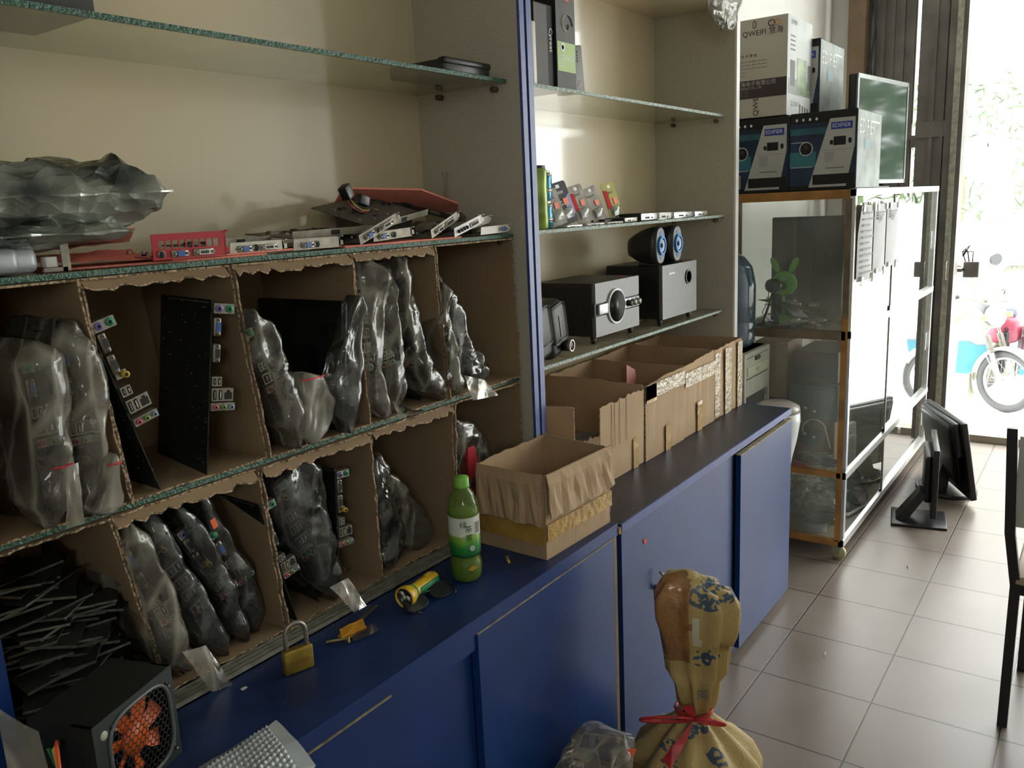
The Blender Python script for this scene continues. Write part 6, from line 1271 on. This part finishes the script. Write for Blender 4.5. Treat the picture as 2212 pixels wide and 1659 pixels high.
# ---------------------------------------------------------------- sack
def sackmat(nm, col):
    return P(nm, col, .55, n=(14, .22), bump=.25, bscale=160)
def sack_cloth():
    m, t, o = nt('yellowed woven sack'); N = t.nodes.new; L = t.links.new; b = N('ShaderNodeBsdfPrincipled'); L(b.outputs[0], o.inputs[0]); b.inputs['Roughness'].default_value = .55
    v = coords(t); n1 = N('ShaderNodeTexNoise'); n1.inputs['Scale'].default_value = 14; L(v, n1.inputs['Vector'])
    r1 = N('ShaderNodeValToRGB'); r1.color_ramp.elements[0].color = (.36, .25, .085, 1); r1.color_ramp.elements[1].color = (.52, .38, .15, 1); L(n1.outputs[0], r1.inputs[0])
    n2 = N('ShaderNodeTexNoise'); n2.inputs['Scale'].default_value = 7.5; n2.inputs['Detail'].default_value = 0; L(v, n2.inputs['Vector'])
    n3 = N('ShaderNodeTexNoise'); n3.inputs['Scale'].default_value = 70; n3.inputs['Detail'].default_value = 1; L(v, n3.inputs['Vector'])
    g1 = N('ShaderNodeMath'); g1.operation = 'GREATER_THAN'; g1.inputs[1].default_value = .62; L(n2.outputs[0], g1.inputs[0])
    g2 = N('ShaderNodeMath'); g2.operation = 'GREATER_THAN'; g2.inputs[1].default_value = .50; L(n3.outputs[0], g2.inputs[0])
    mu = N('ShaderNodeMath'); mu.operation = 'MULTIPLY'; L(g1.outputs[0], mu.inputs[0]); L(g2.outputs[0], mu.inputs[1])
    mx = N('ShaderNodeMix'); mx.data_type = 'RGBA'; L(mu.outputs[0], mx.inputs[0]); L(r1.outputs[0], mx.inputs[6]); mx.inputs[7].default_value = (.05, .085, .13, 1); L(mx.outputs[2], b.inputs['Base Color'])
    w_ = N('ShaderNodeTexNoise'); w_.inputs['Scale'].default_value = 160; L(v, w_.inputs['Vector']); bu = N('ShaderNodeBump'); bu.inputs['Strength'].default_value = .25; bu.inputs['Distance'].default_value = .01; L(w_.outputs[0], bu.inputs['Height']); L(bu.outputs[0], b.inputs['Normal']); return m
M_SACK = sack_cloth(); M_SKT = P('sticky brown tape on sack', (.36, .17, .055), .10, n=(18, .3), bump=.5, bscale=50, coat=.6)
M_SINK = P('faded blue sack print', (.08, .13, .20), .6, n=(60, .4))
sk = thing('woven_sack', 'yellow woven sack tied with a red strip on the floor by the blue cabinet', 'sack', (1.770, .765, 0), .0)
m = MB(); n = 72; Ls = []
prof = [(.135, 0), (.165, .02), (.178, .07), (.172, .13), (.145, .19), (.095, .245), (.050, .285), (.034, .305), (.034, .318), (.040, .335), (.048, .38), (.056, .44), (.064, .50), (.078, .56), (.080, .61), (.062, .650), (.020, .662)]
zz = []
for (r0, z0), (r1, z1) in zip(prof, prof[1:]):
    for k in range(3): q = k/3; zz.append((r0+(r1-r0)*q, z0+(z1-z0)*q))
zz.append(prof[-1]); v = []
for r, z in zz:
    for i in range(n):
        a = 2*PI*i/n; up = z > .31; near = max(0, 1-abs(z-.31)/.22)
        fold = math.sin(a*9+z*3)*(.10+.22*near)+math.sin(a*5+1.7+z*5)*(.10 if up else .05)
        sq_ = (1 if not up else 1)
        rr_ = r*(1+fold*(.9 if up else .55*(z > .1)))+.006*noise.noise(Vector((math.cos(a)*3, math.sin(a)*3, z*14)))
        ex, ey = (1.25, .55) if z > .40 else ((1, 1) if z < .25 else (1, .8))
        off = .012*math.sin(z*9) if up else 0
        bx_ = -.01 if up else 0
        zz2 = z+(.02*math.sin(a+2.2)*(z > .5))
        ang = 1.98; cx_ = rr_*math.cos(a)*ex; cy_ = rr_*math.sin(a)*ey
        v.append((cx_*math.cos(ang)-cy_*math.sin(ang)+off, cx_*math.sin(ang)+cy_*math.cos(ang)+bx_, zz2))
f = [(k*n+i, k*n+(i+1) % n, (k+1)*n+(i+1) % n, (k+1)*n+i) for k in range(len(zz)-1) for i in range(n)]
f += [tuple(range(n-1, -1, -1)), tuple((len(zz)-1)*n+i for i in range(n))]
m.add(v, f, M_SACK, smooth=True)
# brown taped area: faces of the upper left front
ti = m.mi(M_SKT); ii = m.mi(M_SINK); wi = m.mi(P('bare white sack patch', (.55, .50, .38), .6))
NZ = len(zz)-1
for k in range(NZ):
    for i in range(n):
        idx = k*n+i; c = Vector(v[k*n+i]); z = c.z
        # direction to the camera in local xy
        d = Vector((-1.77, -.765)).normalized(); side = Vector((d.y, -d.x)); lat = c.x*side.x+c.y*side.y; fr = c.x*d.x+c.y*d.y
        if z > .44 and fr > 0 and lat > .012: m.m[idx] = ti
        elif z > .50 and fr > 0 and -.012 < lat <= .006 and z < .58: m.m[idx] = wi
m.build('sack_cloth', parent=sk)
# printed marks (hexagons with a letter A)
m = MB()
d = Vector((-1.77, -.765)).normalized(); yaw0 = math.atan2(d.y, d.x)
def onsack(ang, z, r): return T(r*math.cos(yaw0+ang), r*math.sin(yaw0+ang), z) @ R(yaw0+ang+PI/2, 'Z') @ R(PI/2, 'X')
m.text('A', .030, M_SINK, onsack(.60, .115, .186) @ T(-.01, 0, 0)); m.tube([onsack(.60, .125, .184) @ Vector((.036*math.cos(a), .036*math.sin(a), 0)) for a in [PI/6+i*PI/3 for i in range(6)]], .0016, M_SINK, 5, closed=True)
m.text('回', .028, M_SINK, onsack(.1, .375, .062)); m.text('P', .034, M_SINK, onsack(-.10, .06, .189)); m.tube([onsack(.18, .15, .170) @ Vector((.03*math.cos(a), .036*math.sin(a), 0)) for a in [PI/6+i*PI/3 for i in range(6)]], .0016, M_SINK, 5, closed=True)
m.build('printed_mark', parent=sk)
M_TIE = P('red plastic tie', (.55, .03, .035), .4, n=(40, .3))
side = Vector((-d.y, d.x)); 
m = MB(); m.tube([(.044*math.cos(a), .044*math.sin(a), .312+.003*math.sin(a*3)) for a in [i*2*PI/24 for i in range(24)]], .0055, M_TIE, 7, closed=True)
kx = d*.050
def loop(sgn, w_, h_, z0, ph=0):
    pts = []
    for i in range(19):
        q = i/18*2*PI; lx = w_*(1-math.cos(q))/2; lz = h_*math.sin(q); pts.append((kx.x+side.x*sgn*lx+d.x*.012*math.sin(q), kx.y+side.y*sgn*lx+d.y*.012*math.sin(q), z0+lz-lx*.10))
    return pts
m.tube(loop(1, .075, .012, .312), .0045, M_TIE, 6, flat=.7); m.tube(loop(-1, .130, .014, .312), .0045, M_TIE, 6, flat=.7)
m.build('red_tie', parent=sk)
m = MB()
m.add([(kx.x, kx.y, .310), (kx.x-side.x*.05+d.x*.04, kx.y-side.y*.05+d.y*.04, .262), (kx.x-side.x*.075+d.x*.05, kx.y-side.y*.075+d.y*.05, .228), (kx.x-side.x*.055+d.x*.065, kx.y-side.y*.055+d.y*.065, .215), (kx.x-side.x*.02+d.x*.035, kx.y-side.y*.02+d.y*.035, .268)], [(0, 1, 2, 3, 4)], M_TIE)
m.add([(kx.x, kx.y, .308), (kx.x-side.x*.03, kx.y-side.y*.03, .345), (kx.x-side.x*.005, kx.y-side.y*.005, .35), (kx.x+side.x*.004, kx.y+side.y*.004, .33)], [(0, 1, 2, 3)], M_TIE); m.build('tie_end', parent=sk)
# plastic bag with tape rolls, resting on a low carton
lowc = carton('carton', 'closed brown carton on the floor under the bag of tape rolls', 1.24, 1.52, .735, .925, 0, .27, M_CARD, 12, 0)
m = MB(); m.box((.002, .002, .266), (.278, .188, .270), M_CARD); m.build('carton_lid', parent=lowc)
tr = thing('tape_roll', 'grey tape roll with a red and blue core inside the bag by the sack', 'tape roll', (1.40, .835, .2715), .4)
m = MB(); m.ring(.055, .040, 0, .045, P('clear tape roll', (.34, .32, .29), .2), None, 32); m.build('tape', parent=tr)
m = MB(); m.ring(.040, .036, 0, .045, M_RED, None, 28); m.box((-.038, -.012, .0), (-.034, .012, .045), M_VBL); m.build('core', parent=tr)
bag([(.272, 1.26, 1.50), (.305, 1.26, 1.50), (.335, 1.29, 1.50), (.36, 1.38, 1.50), (.395, 1.44, 1.50)], .765, .91, 51, M_BAGC, 'clear bag with a red tag beside the sack', amp=.014)
m = MB(); m.box((0, 0, 0), (.028, .0015, .014), M_OR, T(1.452, .79, .362) @ R(-.5, 'Z') @ R(.3, 'Y')); m.build('red_tag', label='small orange red tag on the clear bag beside the sack', cat='tag')
for x, y, r_ in ((2.72, .70, .1), (2.05, .62, -.4), (3.6, .60, .3)):
    m = MB(); m.tube([(x, y, .003), (x+.03*math.cos(r_), y+.03*math.sin(r_), .003)], .0012, M_WPL if x < 3 else M_BLACK, 5); m.build('straw_bit', label={2.72: 'white straw bit on the tiles beyond the sack', 2.05: 'tiny straw bit on the tiles right of the sack', 3.6: 'dark straw bit on the tiles near the floor monitor'}[x], cat='straw')

# ---------------------------------------------------------------- motorbike outside
mb_ = thing('motorbike', 'red motorbike with a blue leg guard parked outside the doorway', 'motorbike', (7.40, .610, -.18), math.atan2(-.22, -.975))
M_TYRE = P('dusty tyre', (.10, .10, .10), .8); M_RIM = P('pale alloy', (.60, .60, .60), .35, .6); M_BR2 = P('red bike paint', (.34, .07, .11), .3); M_CY = P('blue leg guard', (.09, .30, .40), .35)
WR = .245; steer = .833
Qw = T(0, 0, WR) @ R(steer, 'Z')
def wheel(Q, nm='wheel'):
    a_ = MB(); a_.tube([Q @ Vector(((WR-.030)*math.cos(t_), 0, (WR-.030)*math.sin(t_))) for t_ in [i*2*PI/44 for i in range(44)]], .030, M_TYRE, 10, closed=True); wv = a_.build(nm, parent=mb_)
    a_ = MB(); a_.tube([Q @ Vector(((WR-.062)*math.cos(t_), 0, (WR-.062)*math.sin(t_))) for t_ in [i*2*PI/44 for i in range(44)]], .012, M_RIM, 6, closed=True); a_.build('rim', parent=wv)
    a_ = MB(); a_.cyl(Q @ Vector((0, -.045, 0)), Q @ Vector((0, .045, 0)), .045, M_RIM, 20); a_.cyl(Q @ Vector((0, -.07, 0)), Q @ Vector((0, .07, 0)), .010, M_RIM, 10); a_.build('hub', parent=wv)
    a_ = MB()
    for k in range(24):
        t_ = k*2*PI/24; u = t_+(.5 if k % 2 else -.5); s = .03 if k % 4 < 2 else -.03
        a_.tube([Q @ Vector((.042*math.cos(u), s, .042*math.sin(u))), Q @ Vector(((WR-.066)*math.cos(t_), 0, (WR-.066)*math.sin(t_)))], .0018, M_RIM, 4)
    a_.build('spokes', parent=wv)
wheel(Qw); wheel(T(-.95, 0, WR))
for s in (-1, 1):
    a_ = MB(); p0 = Qw @ Vector((0, s*.075, 0)); p1 = Qw @ Vector((-.085, s*.075, .22)); p2 = Qw @ Vector((-.175, s*.075, .48)); a_.tube([p0, p1], .019, M_RIM, 10); a_.tube([p1, p2], .012, M_STEEL, 8)
    for k in range(13): q = k/13; c_ = p1.lerp(p2, .05+q*.5); a_.tube([c_+Vector((.021*math.cos(t_), .021*math.sin(t_), 0)) for t_ in [i*2*PI/12 for i in range(12)]], .0035, M_ALUD, 5, closed=True)
    a_.build('fork', parent=mb_)
a_ = MB(); vs = []; n = 26
for i in range(n):
    t_ = .5+(PI*1.02)*i/(n-1)
    for y_, dr in ((-.055, -.018), (-.045, 0), (0, .006), (.045, 0), (.055, -.018)): vs.append(Qw @ Vector(((WR+.022+dr)*math.cos(t_), y_, (WR+.022+dr)*math.sin(t_))))
a_.add(vs, [(i*5+k, (i+1)*5+k, (i+1)*5+k+1, i*5+k+1) for i in range(n-1) for k in range(4)], M_RIM, smooth=True); a_.tube([Qw @ Vector((0, -.08, .0)), Qw @ Vector((-.15, -.06, .21))], .006, M_RIM, 6); a_.build('mudguard', parent=mb_)
a_ = MB(); a_.prism([(-.07, 0), (.07, 0), (.09, -.19), (.02, -.22), (-.06, -.20)], 0, .006, P('beige mud flap', (.45, .42, .33), .7), Qw @ T(-WR-.03, 0, .03) @ R(PI/2, 'Z') @ R(PI/2, 'X')); a_.build('mud_flap', parent=mb_)
a_ = MB(); a_.lathe([(.0, -.10), (.07, -.07), (.085, 0), (.08, .012), (0, .025)], P('headlamp glass', (.55, .58, .60), .1), Qw @ T(-.10, 0, .50) @ R(PI/2, 'Y'), 26); a_.build('headlamp', parent=mb_)
for s in (-1, 1):
    a_ = MB(); a_.rbox((-.02, -.026, -.022), (.02, .026, .022), .008, P('amber lens', (.75, .50, .12), .3), Qw @ T(-.12, s*.15, .50)); a_.tube([Qw @ Vector((-.12, 0, .50)), Qw @ Vector((-.12, s*.13, .50))], .007, M_RIM, 6); a_.build('indicator', parent=mb_)
a_ = MB(); a_.tube([Qw @ Vector(p) for p in ((-.32, -.36, .64), (-.26, -.26, .66), (-.19, -.10, .62), (-.18, 0, .60), (-.19, .10, .62), (-.26, .26, .66), (-.32, .36, .64))], .011, M_STEEL, 8); a_.build('handlebar', parent=mb_)
for s in (-1, 1): a_ = MB(); a_.tube([Qw @ Vector((-.34, s*.385, .636)), Qw @ Vector((-.26, s*.26, .66))], .016, M_BLACK, 8); a_.build('grip', parent=mb_)
a_ = MB(); a_.rbox((-.04, -.05, -.03), (.05, .05, .05), .01, M_ALUD, Qw @ T(-.17, 0, .62)); a_.box((-.02, -.10, -.02), (.02, .10, .03), M_ALUD, Qw @ T(-.16, 0, .42)); a_.build('yoke', parent=mb_)
for s in (-1,): a_ = MB(); a_.tube([Qw @ Vector((-.20, .10, .62)), Qw @ Vector((-.20, .09, .78)), Qw @ Vector((-.20, .07, .90))], .005, M_STEEL, 6); a_.prism(ell(0, 0, .065, .045, 20, 1), -.008, .008, M_BLACK, Qw @ T(-.20, .06, .93) @ R(PI/2, 'Z') @ R(PI/2, 'X')); a_.build('mirror', parent=mb_)
a_ = MB(); a_.rbox((-.62, -.12, .50), (-.20, .12, .72), .07, M_BR2, None, 3); a_.prism([(-.48, -.02), (-.22, .02), (-.16, .20), (-.30, .20)], -.15, -.13, M_BR2, T(0, 0, .44) @ R(PI/2, 'X')); a_.build('fuel_tank', parent=mb_)
a_ = MB(); a_.rbox((-.58, -.11, .18), (-.28, .11, .46), .03, M_ALUD); a_.cyl((-.44, 0, .40), (-.34, 0, .56), .06, M_ALUD, 16); a_.tube([(-.3, -.08, .36), (-.22, -.10, .30), (-.30, -.12, .14), (-1.1, -.14, .18)], .022, M_STEEL, 8); a_.build('engine', parent=mb_)
a_ = MB(); a_.rbox((-1.15, -.12, .66), (-.60, .12, .76), .04, M_BLACKM); a_.build('seat', parent=mb_)
a_ = MB(); a_.rbox((-.52, -.09, .715), (-.25, .09, .80), .03, P('blue grey tank bag', (.16, .19, .24), .6)); a_.build('tank_bag', parent=mb_)
for s in (-1, 1):
    a_ = MB(); Q = T(-.30, s*.225, .38) @ R(PI/2-.35*0, 'Z') @ R(PI/2, 'X')
    a_.prism([(-.125, -.13), (-.105, -.155), (.06, -.165), (.085, -.14), (.145, .13), (.12, .17), (-.09, .175), (-.12, .15)], -.02, .02, P('grey guard rim', (.42, .40, .42), .5), Q); a_.prism([(-.105, -.13), (.065, -.14), (.115, .10), (.03, .10), (-.02, .13), (-.095, .13)], .018, .034, M_CY, Q); a_.prism([(-.105, -.13), (.065, -.14), (.115, .10), (.03, .10), (-.02, .13), (-.095, .13)], -.034, -.018, M_CY, Q)
    a_.tube([(-.30, s*.14, .38), (-.30, 0, .40)], .012, M_STEEL, 6); a_.build('leg_guard', parent=mb_)
a_ = MB(); a_.tube([(-.18, 0, .60), (-.28, 0, .30), (-.34, 0, .17), (-.60, 0, .17)], .022, M_BLACKM, 8); a_.tube([(-.2, 0, .62), (-.7, 0, .62), (-.95, 0, .50)], .02, M_BLACKM, 8); a_.tube([(-.60, 0, .20), (-.95, -.06, WR)], .016, M_BLACKM, 8); a_.build('frame', parent=mb_)
